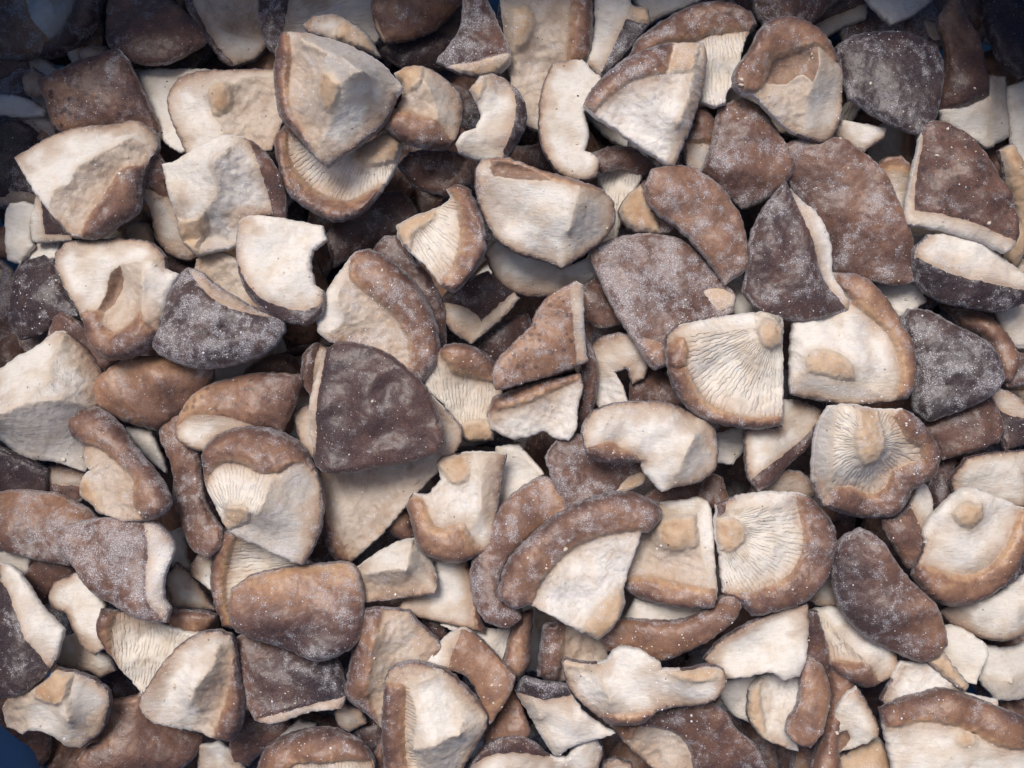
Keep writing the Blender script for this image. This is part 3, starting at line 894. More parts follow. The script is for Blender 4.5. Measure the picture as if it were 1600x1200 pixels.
P('long pinkish gill slab with brown right rim and a brown stem scar', -22, '780,-20c 785,20c 790,60c 800,130c 810,175c 830,195c 850,200c 880,130c 920,85 925,-20', 'R:908,30 T:860,90 K:815,45', ['893,-20 890,40 882,120', '800,20,4 815,10,5 832,18,5 835,45,6 822,72,5 803,80,4 797,50,4 800,20,4'], rim=.3, fr=.6)
P('tiny tan nub at the foot of the long pinkish gill slab', -40, '822,180 845,165 852,200 835,206', 'K:838,188')
P('white stem end running into dark frosted skin at the top', -20, '930,-12c 985,-18c 985,8c 1010,15 1015,35 980,80 940,118 920,100c 918,80c 930,40c', 'F:945,40 S:985,60 K:992,22', ['985,5 978,30,3 962,65,3 938,115', '978,30,3 995,38,2 1013,40'], tone=.85, fr=.7)
P('pale shaded slab at the top border above the arched brown rim', -36, '990,-15c 1100,-20c 1090,5c 1050,18c 1010,35c 1000,20c', 'F:1040,0')
P('white crescent slice with a hooked foot and dark frosty left side', 8, '865,98 890,93c 910,90c 925,105c 945,122c 960,150c 912,172c 920,210c 912,235c 925,240c 937,255 930,275 905,282 880,275 860,255 845,220 843,170 850,130', 'F:880,180', tone=.8, fr=.4, tilt=(-.03, .05), thick=60)
P('sharp triangular wedge with wide brown band and white torn face', 30, '912,165 925,140 960,105 1010,75 1060,65 1100,65 1105,85 1100,130 1085,180 1070,220 1055,256c 1045,255c 1010,235c 980,215c 960,200c 930,182c', 'R:980,110 V:1005,170 W:1090,150 K:1080,82',
  ['926,181 940,165,3 965,145,5 990,130,6 1040,118,8 1082,114,10 1088,95,6 1097,68', '1082,114,10 1072,160,12 1055,200,12 1046,254', '1040,118,8 1048,90,5 1055,66'], rim=.36, fr=.75, tilt=(-.05, .03), b=.7, thick=62)
P('arched brown rim over straight white gills hanging down', 0, '985,85 1000,55 1040,25 1090,5 1130,2 1170,20 1182,40 1165,60c 1155,90c 1145,130c 1132,150c 1130,165c 1115,170c 1095,160c 1085,100c 1000,95', 'R:1060,35 G:1120,100', ['995,92 1040,66 1085,64 1110,55 1150,50 1172,52'], g=(1110, -500), rim=.32, fr=.7, thick=56)
P('dusky cap at the top border right of the arched brown rim', -22, '1175,-20 1180,20 1200,45 1240,40 1270,33 1300,5 1330,-20', 'S:1240,5', tone=.5, fr=.6, tg=(0, .003))
P('round tan piece with a sunken gill pocket and a bluish ridge', 18, '1143,135 1145,115 1170,80 1185,50 1210,33 1240,30 1275,40 1305,70 1322,115 1322,170 1305,210 1290,218 1250,205c 1210,180c 1175,150c 1155,148', 'R:1190,80 H:1225,110 T:1225,165 W:1295,150',
  ['1176,149 1196,130,-4 1205,100,-5 1225,88,-4 1255,80,2 1275,75,6 1310,95', '1275,75,6 1275,110,8 1262,150,8 1255,205', '1196,130,-4 1225,132,0 1250,118,2 1268,130,8'], rim=.28, b=.8, fr=.55, thick=60)
P('very dark frosted cap with a tiny pale splinter on it', 0, '1310,70 1340,52 1385,44 1435,48 1470,65 1478,95 1472,140 1462,180 1445,205 1430,212 1400,200 1360,178 1325,155', 'S:1400,120', tone=.82, fr=.6, b=.8)
P('dim tan cap piece behind the very dark frosted cap', -26, '1465,30 1490,-10 1505,15 1530,60 1548,110 1550,145 1520,160 1470,168 1480,100', 'S:1510,100', tone=.42, fr=.3, tg=(0, .003))
P('shadowed grey-blue slab at the top border above the very dark cap', -32, '1335,-20c 1370,20c 1390,40c 1430,20c 1480,-20c', 'F:1400,0')
P('bluish translucent block behind the speckled skin piece', -40, '1465,175c 1540,155c 1550,115c 1575,120c 1582,210c 1550,228c 1520,215c 1470,190c', 'F:1510,185 W:1565,160', ['1542,155 1545,190 1548,227'], fr=.2)
P('tan rod-like stem at the right border beside the speckled skin', -22, '1550,240 1575,228 1590,260 1610,310 1610,400 1595,420 1575,400 1590,350 1570,300', 'K:1590,300', b=1.4)
P('dark-speckled brown skin block with a cream lower cut edge', 14, '1445,195 1470,188 1510,205 1540,235 1560,270 1580,310 1590,350 1585,380c 1570,394c 1540,378c 1480,360c 1422,348c 1420,335c 1430,270c', 'F:1480,352 S:1500,270',
  ['1447,196 1436,260 1431,328,2 1500,342,3 1545,360,3 1586,378'], tone=.5, spots=1, fr=.4, b=.7, tilt=(.03, 0), thick=60)
P('white oval face over dark frosted skin at the right border', 4, '1427,390 1448,368c 1480,368c 1540,385c 1600,425c 1612,440 1612,470 1570,485 1530,480 1480,470 1445,450 1430,425', 'F:1510,405 S:1500,450', ['1427,400 1445,412,3 1480,428,4 1530,440,4 1612,456'], tone=.85, fr=.6, tilt=(0, -.05), thick=58)
P('small white wedge below the round pocketed tan piece', -14, '1305,215c 1318,188c 1345,193c 1385,200 1380,215 1350,237 1330,230', 'F:1345,210')
P('cream scroll with tan top squeezed beside the big red-brown cap', -20, '1365,270 1380,250 1405,245 1425,265 1425,300c 1420,345c 1405,330c 1395,300c', 'R:1385,262 F:1410,300', ['1372,285 1395,268 1424,275'], rim=.15)
P('big red-brown velvety cap with frost patches', -4, '1225,225 1260,215 1310,217 1350,240 1385,275 1400,310 1420,360 1430,410 1428,440 1400,445 1350,435 1310,425 1280,350 1240,285', 'S:1340,330', tone=.45, fr=.62, b=.75, tg=(-.001, .0008), tilt=(.04, -.04), thick=60)
P('rounded frosted brown cap half under the round pocketed tan piece', 0, '1095,270 1110,230 1118,195 1125,165 1160,152 1190,165 1220,205 1240,240 1245,262 1225,290 1190,315 1160,325 1130,300', 'S:1175,240', tone=.46, fr=.75, tg=(-.002, .001), thick=56)
P('little curled scroll with white lining between two large pieces', -8, '1070,230 1080,200 1082,168 1100,165 1120,185 1130,205 1118,230c 1115,250c 1095,270c 1072,262', 'R:1105,195 W:1095,248', ['1072,228 1095,222 1119,228'], rim=.35, fr=.6)
P('dark mahogany triangle with a thin white cut strip down its side', 26, '1228,284 1236,295c 1258,315c 1280,335c 1300,380c 1305,430c 1328,470c 1328,485 1300,492 1260,500 1215,495 1180,478 1162,455 1170,415 1175,370 1195,325', 'F:1285,380 S:1220,420',
  ['1230,286 1250,330,2 1270,380,2 1285,430,2 1325,484'], tone=.66, fr=.6, b=.8, tilt=(-.05, .02), thick=60)
P('smooth tan crescent rim lying like a banana between dark caps', 22, '1008,290 1020,265 1050,258 1085,262 1125,290 1155,330 1168,370 1170,400 1168,420c 1135,443 1115,415 1085,380 1060,355 1020,325', 'S:1100,330', tone=.30, fr=.7, b=1.3, tg=(.0002, -.0008), thick=60)
P('pale tan bulge under the upper end of the banana-like rim', -8, '968,325 985,300 1010,280 1025,320 1060,350 1040,365 995,362 975,345', 'K:995,335 S:1030,345', ['1005,290 1012,320,4 1025,340,2 1030,364'], tone=.4, b=1.2)
P('white gill bit behind the grey end of the loaf-like block', -24, '925,240c 960,230c 1010,240c 1000,280c 985,310c 970,350c 960,385c 935,370c 955,320c 940,290c', 'G:975,280', g=(1000, 100))
P('dusky brown fold above the banana-like rim', -12, '925,245 950,230 1000,235 1025,255 1005,272 970,262 940,270', 'S:970,248', tone=.45)
P('wide brown kite-shaped skin with white frost patches and a tan chip', 8, '922,390 960,372 1010,365 1060,372 1090,395 1120,430 1145,455 1148,470 1143,488 1120,500 1080,505 1050,520 1040,540 1042,570 1025,578 1010,565 990,530 970,500 950,460 930,415', 'S:1030,430 K:1122,467 R:1020,555',
  ['1098,455 1120,450 1146,460', '1098,455 1107,468 1122,485 1143,478', '992,532 1015,530 1042,545'], tone=.46, fr=.95, b=.5, tilt=(.02, .02), thick=56)
P('square white gill piece with fine wavy ridges and tan stem corner', 30, '1042,525 1060,510c 1150,492c 1215,487c 1225,500c 1225,560c 1226,640c 1225,665 1180,670 1120,660 1080,640 1055,610 1042,570', 'R:1090,630 G:1150,580 K:1204,522 F:1130,508 R:1056,550',
  ['1044,572 1056,578 1070,572,2 1085,600 1105,628 1140,645 1180,652 1226,650', '1070,572,2 1074,548,2 1068,528,3 1078,522,5 1130,518,6 1182,512,6', '1182,512,6 1195,499,4 1213,502,4 1220,515,5 1220,535,5 1202,546,5 1185,535,6 1182,512,6', '1044,540 1055,526 1068,528,3'], g=(1215, 500), rim=.25, fr=.55, tilt=(-.02, .02), thick=60)
P('smooth cream cut cap with scalloped tan rim and a brown stem stub', 18, '1238,550c 1240,505c 1290,490c 1320,485c 1330,470c 1310,440c 1305,425 1345,430 1385,460 1405,490 1410,510 1425,530 1432,570 1430,600 1420,622 1380,628 1320,632 1280,625 1238,615c 1235,600c', 'F:1340,545 R:1416,570 K:1290,570 W:1290,608',  # front W facet is beige flesh, its shade put into the grey
  ['1325,472 1352,490 1383,518 1397,548 1404,585 1400,625', '1236,592 1256,584,6 1272,586,8 1300,592,8 1330,598,6 1370,614,4 1400,625', '1256,584,6 1254,562,10 1265,549,12 1290,547,12 1318,562,12 1330,585,9 1330,598,6'], rim=.20, fr=.5, b=.8, tilt=(0, .02), thick=62)
P('black-brown frosted lump right of the smooth cream cut cap', 0, '1415,500 1430,482 1460,485 1500,510 1540,535 1558,565 1562,590 1545,615 1500,640 1450,658 1430,640 1428,600 1425,540', 'S:1490,570', tone=.84, fr=.8, tg=(0, .0012), b=1.1, thick=58)
P('tan scrap beyond the black-brown frosted lump', -30, '1490,480 1540,490 1575,520 1590,560 1575,600 1560,590 1540,530 1500,505', 'R:1560,535', rim=.3)
P('bluish pale bit at the right border above a white scroll', -38, '1555,482c 1612,470c 1612,545c 1580,540c', 'F:1590,510', fr=.2)
P('dim brown edge at the right border beside the black-brown lump', -24, '1575,560 1590,548 1612,560 1612,600 1575,605', 'S:1590,580', tone=.5)
P('shaded grey slab below the big red-brown cap', -26, '1370,445c 1430,440c 1448,470c 1420,490c 1405,495c 1385,465c', 'F:1410,465')
P('smooth brown half-tube of cap below the black-brown lump', -12, '1440,665 1490,640 1548,612c 1560,640c 1568,670c 1560,690 1520,705 1475,718 1460,690', 'S:1510,665', tone=.5, fr=.45, b=1.4)
P('dark scroll with a white inner curl at the right border', -20, '1545,615 1560,606 1592,620 1612,645 1612,690 1570,702 1560,670 1553,640', 'F:1578,640 S:1590,675', ['1550,630 1575,648 1612,655'], tone=.7)
P('smooth oval white cap flesh at the right border', -10, '1488,745 1505,715 1550,708 1612,705 1612,795 1570,790c 1520,770c 1492,770', 'F:1550,745', b=5, fr=.25)
P('cream half-disc with an orange stem scar and broad tan crescent rim', 12, '1430,880 1445,850c 1445,830c 1460,800c 1500,768c 1515,763c 1540,770c 1600,795c 1612,800 1612,850 1580,910 1540,938 1490,948 1450,930 1425,900', 'R:1530,918 F:1530,850 K:1505,802',
  ['1432,880 1455,884 1490,897 1520,898 1545,887 1570,855 1590,812 1600,796', '1480,800,4 1500,782,6 1528,786,6 1530,808,6 1510,824,5 1488,815,4 1480,800,4'], rim=.24, fr=.35, b=.8, tilt=(-.02, 0), thick=60)
P('cream domed slice under the broad tan crescent rim', -8, '1475,960 1500,945c 1560,930c 1600,895c 1612,890c 1612,990 1580,1002 1540,1000 1500,982', 'F:1550,965', fr=.25, b=3)
P('clover-shaped white gill piece with wavy brown rim and upright stem', 30, '1278,660c 1290,635c 1320,632c 1370,640c 1405,640 1425,650 1440,665 1460,690 1470,715 1465,740 1450,755 1430,770 1420,795 1400,808 1360,812 1320,803 1290,790 1275,755c 1272,700c', 'W:1283,710 G:1380,720 R:1350,790 K:1345,675',  # left W side: beige flesh with shade painted as grey
  ['1302,634 1296,680,8 1296,730,9 1299,762,6 1292,790', '1299,762,6 1318,762,0 1340,763,-2 1367,774,-2 1390,762,-2 1398,738,-2 1415,728,-2 1436,720,-2 1436,700,-2 1414,688,-2 1400,666,-1 1388,652,0 1400,640', '1325,638,6 1326,660,14 1322,680,16 1328,708,16 1342,724,14 1360,718,14 1371,700,14 1369,670,14 1363,640,6'], g=(1350, 690), rim=.36, fr=.6, b=.75, thick=66)
P('slanting brown rod with a white gill side under the clover-shaped piece', 2, '1378,810 1400,808 1425,790c 1435,765c 1450,755c 1462,780c 1463,830c 1455,850c 1465,870 1450,888 1420,888 1400,860 1385,835', 'F:1447,800 S:1415,850', ['1424,790 1436,820,4 1450,850,3 1462,866'], tone=.44, fr=.5, b=1.4)
P('long oval brown cap, black along its left side, tilted across the pile', 20, '1305,870 1320,840 1345,826 1370,840 1400,880 1430,915 1460,945 1480,985 1484,1010 1470,1030 1440,1035 1400,1020 1360,1000 1325,965 1308,930', 'S:1390,930', tone=.52, tg=(-.0035, .0014), fr=.62, b=1.3, thick=68)
P('half-round gill piece with crinkled rays and an ochre stem at its left corner', 20, '1120,790 1150,778c 1200,770c 1260,775 1285,795 1305,820 1308,860 1295,905 1265,940 1220,955 1175,962 1155,940 1130,925c 1125,870c 1118,830c', 'G:1200,850 R:1280,870 K:1142,835 S:1126,798 F:1190,784',
  ['1244,773 1250,800 1256,835 1252,868 1235,895 1200,916 1160,924 1128,922', '1120,810 1136,806 1152,812,3 1166,832,4 1156,852,3 1138,862,3 1122,858', '1121,806 1132,800 1136,783', '1136,797 1170,792,3 1210,792,3 1248,796'], g=(1110, 820), rim=.38, fr=.6, b=.7, tilt=(-.02, 0), thick=62)
P('blocky tan gill piece with a fat stem stub and rounded lower rim', 12, '1000,800 1035,790c 1070,785c 1095,780c 1108,785c 1112,800c 1115,880c 1115,930 1110,945 1060,945 1000,935 975,920 978,900c 990,860c', 'R:1040,925 T:1010,870 K:1055,830 F:1103,850 F:1040,797',
  ['977,905 1010,900 1060,908 1108,915', '1100,782 1088,800,5 1092,850,4 1105,905,2 1108,915', '1022,826,4 1030,812,8 1050,805,9 1088,803,8', '1022,826,4 1028,848,6 1045,860,7 1075,856,8 1092,850,4', '1022,826,4 998,812'], rim=.26, fr=.5, b=.8, thick=60)
P('white striated fan crowned by a thick arc of brown rim, right of centre', 30, '780,925 785,900 800,870 840,830 880,800 940,775 990,773 1020,785 1035,800 1032,815 1015,832c 1003,832c 990,870c 975,920c 975,945c 960,975c 935,1000c 920,990c 905,985c 870,965c 830,945c 805,950 788,940', 'R:900,820 V:910,890 K:950,950',
  ['832,945 845,910 870,880 900,855 940,838 975,832 1004,830', '975,920 958,922,4 940,938,5 925,955,5 912,975,3 908,985'], rim=.33, fr=.65, b=.75, tilt=(0, .02), thick=62)
P('dull brown rim arc with frosty outer side behind the thicker arc', 14, '736,910 738,880 755,830 790,785 830,755 855,747 870,760 890,800 840,832 800,868 782,900 782,930 805,950 815,965 790,978 760,970 742,940', 'S:810,820', tone=.40, fr=.75, tg=(-.0015, .0005), b=1.1, thick=60)
P('flat frosted brown skin in the gap under the hooked cream slice', 2, '852,715 870,690 900,680 960,690 1005,700 1020,735 1000,760 960,775 890,795 870,765', 'S:920,730 K:990,755', ['1018,738 985,745 955,776'], tone=.50, fr=.75, b=.5)
P('bean-shaped cream slice with curled left hook and grey right side', 30, '912,690 910,670 925,645 955,632 1000,628 1040,630 1080,645 1115,668 1122,690 1120,730 1100,750 1085,755 1050,762c 1035,768c 1020,752c 1008,738c 1003,722 970,722 935,720 918,708', 'F:1000,665 W:1095,700 R:970,713',
  ['934,694 945,690,0 958,690,0 970,700,0 990,707,0 1003,722', '934,694 940,705,0 936,720', '1095,655 1082,682,12 1068,708,16 1055,740,10 1045,764'], tone=.7, rim=.38, fr=.55, tilt=(-.03, .02), thick=66)
P('cream wedge with dark brown skirt between the square gill piece and clover', 2, '1162,690 1165,670 1225,668c 1228,625c 1260,628 1290,640 1285,665 1265,700 1235,725 1200,755 1180,765 1165,740', 'F:1225,690 S:1250,705', ['1168,748 1195,728 1228,708 1262,682 1288,650'], tone=.62, fr=.5)
P('small pale stump just right of the bean-shaped slice', -22, '1122,680c 1160,668c 1167,700c 1145,725c 1120,722c', 'F:1142,695')
P('low pale dome peeping above the half-round gill piece', -14, '1170,775 1190,745 1230,735 1262,745 1280,775 1240,782 1190,782', 'F:1225,755')
P('white-lined scroll in the gap left of the square gill piece', -14, '918,548 940,528 975,522 1005,540 1012,570 1005,592 988,600 980,575c 960,580c 975,610c 982,630c 940,640c 925,620 920,580', 'F:960,555 V:950,610', ['922,585 940,590 962,584'])
P('dark reddish shard below the white-lined scroll', -24, '985,600 1015,570 1045,590 1068,630 1040,640 1000,636 985,628', 'S:1020,610', tone=.55)
P('upright dark strip right of the ragged cream chunk', -10, '905,520 925,545 932,590 925,640 905,690 888,690 900,640 908,590', 'S:918,590', tone=.55, fr=.6)
P('dull brown lump right of the tip of the rust-speckled triangle', -22, '908,450 935,430 950,460 975,505 940,512 912,500', 'S:940,480', tone=.48, fr=.6)
P('white chunk with a flapped top corner and a tan curled foot', 16, '683,725 690,715 720,710c 745,707c 785,710c 790,712 784,750 776,800 766,850 745,868 715,878 680,872 655,855 645,820 635,790 645,772c 668,775c 690,750c', 'R:690,850 V:715,785 K:705,735 F:768,780',
  ['640,778 660,780 672,805 685,822 715,818 726,815,4 733,832 745,850 762,862', '684,728 700,750,3 715,757,5 732,748,6 735,730,6 728,712,2', '748,708,2 752,760,8 750,800,8 740,820,6 726,815,4'], rim=.22, fr=.45, b=.8, thick=62)
P('grey-white slab right of the flapped white chunk', -16, '775,700c 810,695c 850,740c 835,755c 800,790c 780,800c 770,770c', 'F:810,735', fr=.3)
P('tan bit with one dark hole below the long pinkish wedge', -30, '590,815 620,790 640,795 650,840 640,848 615,838', 'R:622,820', rim=.25)
P('boxy white slab with three flat sides below the flapped white chunk', 6, '555,890c 590,865c 625,848c 645,843c 670,875c 682,905 680,925 620,935 567,942 558,915', 'F:605,878 W:664,890 T:620,915', ['556,902,2 600,888,14 640,887,20 682,920', '645,843,4 641,865,14 640,887,20'], fr=.4, thick=56)
P('flat cream triangle with a thin brown right border', -8, '622,950 640,925c 690,870c 730,880 738,905 745,950 758,988 720,978 660,965', 'F:690,930 R:742,940', ['722,877 735,925 742,984'], rim=.3, fr=.25)
P('tent-shaped piece with an upright brown ridge and beige gill slope', 10, '560,975 570,952 600,950 640,955 650,970 680,1000 690,1010 670,1045c 610,1055c 605,1080c 600,1110c 595,1140c 575,1120 545,1098 540,1080 548,1030', 'R:570,1020 T:630,1000',
  ['600,950 592,990,14 584,1040,12 578,1080,6 592,1135'], rim=.34, fr=.6, b=.7, thick=60)
P('orange and brown skin square with a pale left facet', 14, '665,1035c 695,1000c 720,987c 735,990 770,1020 805,1055 795,1085 775,1115 765,1130 755,1100 730,1060c 700,1048c', 'F:693,1020 S:760,1050', ['721,988 710,1012,4 699,1047'], tone=.22, spots=.25, fr=.4, b=.6, thick=54)
P('flat cream sheet behind the orange and brown square', -12, '690,975c 750,985c 800,985c 830,965c 822,1020c 810,1062c 770,1030c 730,995c', 'F:770,1000')
P('upright tan roll right of the flat cream sheet', -2, '798,990 815,960 832,955 830,1000 825,1040 808,1062 786,1035', 'R:812,1010', rim=.2, fr=.4)
P('bright white pointed block with tan left wall and bluish lower face', 26, '605,1055 620,1040 650,1035 690,1045 710,1060 745,1095 760,1120 758,1140 745,1165 715,1212 690,1222 600,1218 598,1130', 'R:615,1130 G:641,1150 F:700,1100 W:705,1180 V:640,1052',  # lower W face carries its shade in the grey colour
  ['603,1064 625,1064,2 635,1068,4 633,1120,2 634,1180,0 642,1220', '635,1068,4 660,1060,10 680,1052,6 690,1046', '640,1070,6 652,1110,12 648,1165,16 655,1220', '648,1165,16 680,1152,22 720,1138,18 759,1122'], g=(1200, 1180), rim=.34, fr=.4, b=.8, thick=74)
P('light squarish block with a dark top edge, left of the long white slab', 8, '805,1080 820,1058 850,1065 885,1070 892,1085c 910,1110c 945,1138c 960,1142c 930,1155c 890,1170c 875,1185c 868,1187c 850,1160c 830,1125c 815,1100c', 'S:845,1075 F:890,1130 W:830,1110', ['808,1084 830,1088,4 855,1092,5 891,1086', '830,1088,4 845,1125,6 868,1186'], tone=.85, fr=.6, thick=54)
P('long white slab shaped like a boot, lying across the lower middle', 28, '880,1045 885,1038 915,1042 935,1040c 950,1035c 962,1018c 985,1013c 1010,1022c 1030,1035c 1030,1045c 1060,1042 1110,1035 1125,1040 1130,1060 1115,1085 1080,1100 1030,1110 1000,1135 960,1140 935,1125 910,1105 890,1080', 'V:920,1080 F:1010,1075 K:1085,1046 K:895,1046 R:970,1130',
  ['925,1041 945,1070,10 952,1095,12 945,1118,6 938,1127', '1030,1045 1060,1056,4 1095,1058,4 1115,1050,3 1118,1038', '882,1050 905,1050,3 918,1042', '945,1118,6 975,1118,5 1000,1112,4 1030,1110'], rim=.30, fr=.45, thick=64)
P('long smooth tan rim bent like a boomerang above the boot-shaped slab', 16, '938,1000 945,980 955,970 1000,972 1060,970 1110,950 1130,930 1150,928 1156,945 1145,970 1105,1000 1060,1025 1030,1035 1000,1030 950,1020', 'S:1040,995', tone=.32, fr=.45, b=1.3, thick=60)
P('flat cream triangle in front of the inner bend of the boomerang rim', -6, '970,978c 985,955c 995,935c 1060,942c 1115,945c 1085,975c 1030,985c', 'F:1030,960', fr=.25)
P('upright brown roll beside dull gill flesh, under the striated fan', -6, '840,1055 845,1010 850,975 880,970c 920,985c 950,995c 950,1030c 935,1045c 905,1050c 885,1065 860,1068', 'R:862,1020 T:910,1015', ['884,970 880,1020 874,1067'], rim=.38, fr=.6)
P('large cream plate with a dark burnt left edge and chipped bottom', 14, '1100,1030 1130,1000 1170,975 1220,955 1260,945 1265,970c 1262,1010c 1258,1035c 1250,1055c 1225,1062c 1205,1050c 1160,1058c 1130,1060', 'F:1200,1010', fr=.3, tilt=(0, .02), thick=54)
P('dark narrow strip of skin right of the large cream plate', 0, '1252,950 1275,955 1290,1000 1302,1040 1300,1065 1270,1045 1256,1030', 'S:1280,1010', tone=.55, fr=.5)
P('white gill scroll with a curled knob under the long oval cap', -6, '1272,958c 1310,952c 1340,970c 1370,995c 1400,1025 1400,1045 1385,1060 1355,1073 1330,1068 1300,1045 1288,1000c', 'F:1340,995 G:1310,1010 R:1340,1058', ['1280,958 1305,985,6 1330,1012,8 1352,1032,8 1362,1046,4 1372,1067', '1352,1032,8 1325,1032,0 1300,1030,0 1296,1035'], g=(1280, 900), rim=.38, fr=.45)
P('small shaded cream bit above the white gill scroll', -24, '1268,940c 1285,900c 1305,885c 1310,930 1310,950 1285,948', 'F:1290,920')
P('curved tan rim shaped like an ear below the large cream plate', 12, '1250,1030 1262,1025 1285,1040 1300,1075 1298,1110 1285,1140 1262,1162 1240,1155 1225,1140 1230,1125 1248,1105 1252,1080 1255,1055', 'S:1275,1090', tone=.28, fr=.55, b=1.2, thick=54)
P('white hollow interior flesh left of the ear-shaped rim', -4, '1172,1080c 1195,1058c 1258,1050c 1256,1090c 1240,1120c 1242,1155c 1245,1172c 1225,1165 1190,1150 1170,1120', 'V:1215,1100 K:1180,1100', ['1194,1060 1190,1090,2 1195,1125 1198,1154'])
P('dim grey flap under the chipped bottom of the cream plate', -20, '1120,1070c 1160,1055c 1195,1058c 1178,1090c 1175,1130c 1150,1120c 1130,1095c', 'F:1150,1085')
P('big reddish brown cap in shade at the bottom border', 0, '985,1135 1030,1115 1080,1100 1110,1095 1135,1115 1150,1140 1180,1165 1195,1200 1190,1222 1090,1218 1080,1175 1060,1150 1020,1140', 'S:1110,1150', tone=.46, fr=.55, tg=(0, .001), thick=56)
P('tan and white torn flesh hanging under the reddish brown cap', -14, '955,1140c 1000,1132c 1060,1145c 1090,1175c 1092,1222 1030,1208 1000,1185 980,1165', 'T:1030,1170 R:975,1150', ['960,1150 985,1158 1000,1133'], fr=.4)
P('flat white piece with dark top edge at the bottom border', 0, '735,1195 760,1165 800,1150 830,1158 860,1185c 885,1188c 900,1170c 930,1155c 942,1180 935,1205 900,1222 735,1222', 'S:800,1165 F:850,1205', ['737,1192 770,1178 815,1175 858,1184'], tone=.6, fr=.5)
P('small pale dome at the bottom border right of the flat white piece', -14, '938,1222 945,1195 962,1185 985,1195 995,1222', 'F:965,1207')
P('brown skin wedge under the corner of the orange and brown square', -8, '765,1135 800,1080 812,1100 828,1140 820,1158 790,1164 755,1168', 'S:795,1135', tone=.32, fr=.3)
P('upright tan strip left of the white triangle at the bottom border', 2, '1300,1060 1310,1045 1335,1065 1338,1080 1325,1110 1310,1150 1310,1222 1272,1222 1265,1195 1285,1150 1298,1110', 'R:1295,1160', rim=.22, fr=.3)
P('smooth white triangle with a brown notch low on its left side', 8, '1306,1130c 1320,1090c 1338,1075 1355,1100 1373,1140 1370,1150c 1340,1170c 1312,1182c', 'F:1345,1130 H:1318,1155', ['1308,1148 1325,1143 1331,1158 1318,1179'], fr=.3, thick=50)
P('tan rounded bit below the smooth white triangle', -8, '1310,1188 1345,1168c 1375,1155c 1390,1180 1395,1222 1310,1222', 'K:1350,1200')
P('big cream block with wavy tan top edge and a round brown scar', 20, '1378,1110 1400,1100 1450,1088 1480,1080 1530,1095 1580,1115 1615,1130 1615,1222c 1400,1222c 1390,1170c 1380,1130', 'R:1450,1110 F:1450,1180 K:1506,1152',
  ['1381,1136 1410,1133,2 1450,1128,2 1485,1133,2 1520,1145,2 1560,1165,2 1615,1172', '1491,1150,4 1500,1140,6 1518,1141,6 1521,1157,6 1508,1166,5 1494,1163,4 1491,1150,4'], rim=.26, fr=.35, b=.6, tilt=(-.02, .04), thick=64)
P('pinkish white crinkled shoulder above the big cream block', 4, '1378,1095 1395,1060c 1410,1035c 1450,1040c 1480,1055c 1510,1085c 1558,1095c 1558,1112 1500,1112 1440,1104 1398,1112', 'V:1440,1075', tilt=(0, -.05))
P('thin tan stem pointing down from under the long oval cap', 10, '1448,1030 1475,1020 1490,1040 1516,1072 1508,1080 1490,1068 1465,1048', 'K:1487,1050', thick=22, b=1.3)
P('flat white piece partly covered by the long oval cap', -10, '1470,985c 1500,982c 1540,1008c 1545,1020c 1522,1067c 1500,1060c 1480,1035c', 'F:1510,1020', fr=.3)
P('teal-tinted shard by the blue bag below the cream domed slice', -34, '1540,1010c 1580,1015c 1615,1005c 1615,1085c 1590,1092c 1555,1092c 1530,1062c', 'F:1575,1030 W:1570,1075', ['1532,1058 1575,1062,6 1615,1050'], fr=.2)
P('pale sliver at the left border above the dark cap with tan side', -34, '-12,868c 20,860c 45,868c 42,895c 25,908c -12,898', 'F:15,880')
P('dull brown cap sunk between the frosty four-sided cap and hook slice', -38, '35,905 60,868 100,872 125,900 85,925 60,950 42,930', 'S:80,895', tone=.5, fr=.3)
P('near-black skin at the left border below the blue-white slab', -38, '-12,695 30,712 75,732 68,772 30,778 -12,780', 'S:25,745', tone=.78, fr=.35)
P('bluish stem-like bar pointing in from the left border', -56, '-12,145c 35,152c 72,172c 70,182c 40,182c -12,178c', 'F:25,165')
P('rounded bluish knob left of the spotted reddish square', -46, '36,120 50,105 66,118 72,148 52,152 40,142', 'F:55,130')
P('near-black cap in the dark left of the large torn wedge', -62, '-12,195 30,190 65,210 50,240 40,300 -12,310', 'S:20,250', tone=.85, fr=.2)
P('tiny cream scroll between the navy cap and the bottom brown rim', -20, '522,1115 535,1098 565,1110 572,1130 545,1147 530,1138', 'F:545,1122')
P('arched brown rim over pale gills at the bottom border', 2, '395,1222 410,1178 450,1155 500,1143 550,1150 578,1170 586,1192 578,1222', 'R:480,1172 G:500,1208', ['432,1222 462,1196 510,1190 545,1184 584,1184'], g=(500, 700), rim=.3, fr=.5)
P('orange-tan rim end left of the bright white pointed block', -12, '575,1222 585,1178 600,1148 610,1222', 'R:592,1195', rim=.18)
P('dim cream scrap above the arched rim at the bottom border', -36, '440,1150c 465,1128c 492,1135c 488,1152c 450,1162c', 'F:466,1145')
P('dark shadowed cap between the tiny cream scroll and the pointed block', -38, '520,1150 550,1130 600,1125 605,1160 585,1185 550,1165', 'S:570,1150', tone=.7)
P('brown upright bit in shade below the bean-shaped slice', -18, '1085,785 1110,740 1130,748 1138,782 1112,792', 'S:1112,770', tone=.42)
P('shaded brown lump under the point of the bean-shaped slice', -16, '1005,778 1030,760 1060,755 1095,765 1092,785 1040,795', 'S:1055,775', tone=.44)
P('black-brown cap edge hidden between the clover piece and the oval flesh', -28, '1448,765 1472,720 1500,708 1492,740 1495,768 1462,795', 'S:1475,750', tone=.7)
P('grey flesh triangle between the banana-like rim and dark mahogany triangle', -18, '1128,455c 1160,418c 1175,470c 1190,492c 1150,500c', 'F:1155,465', fr=.3)
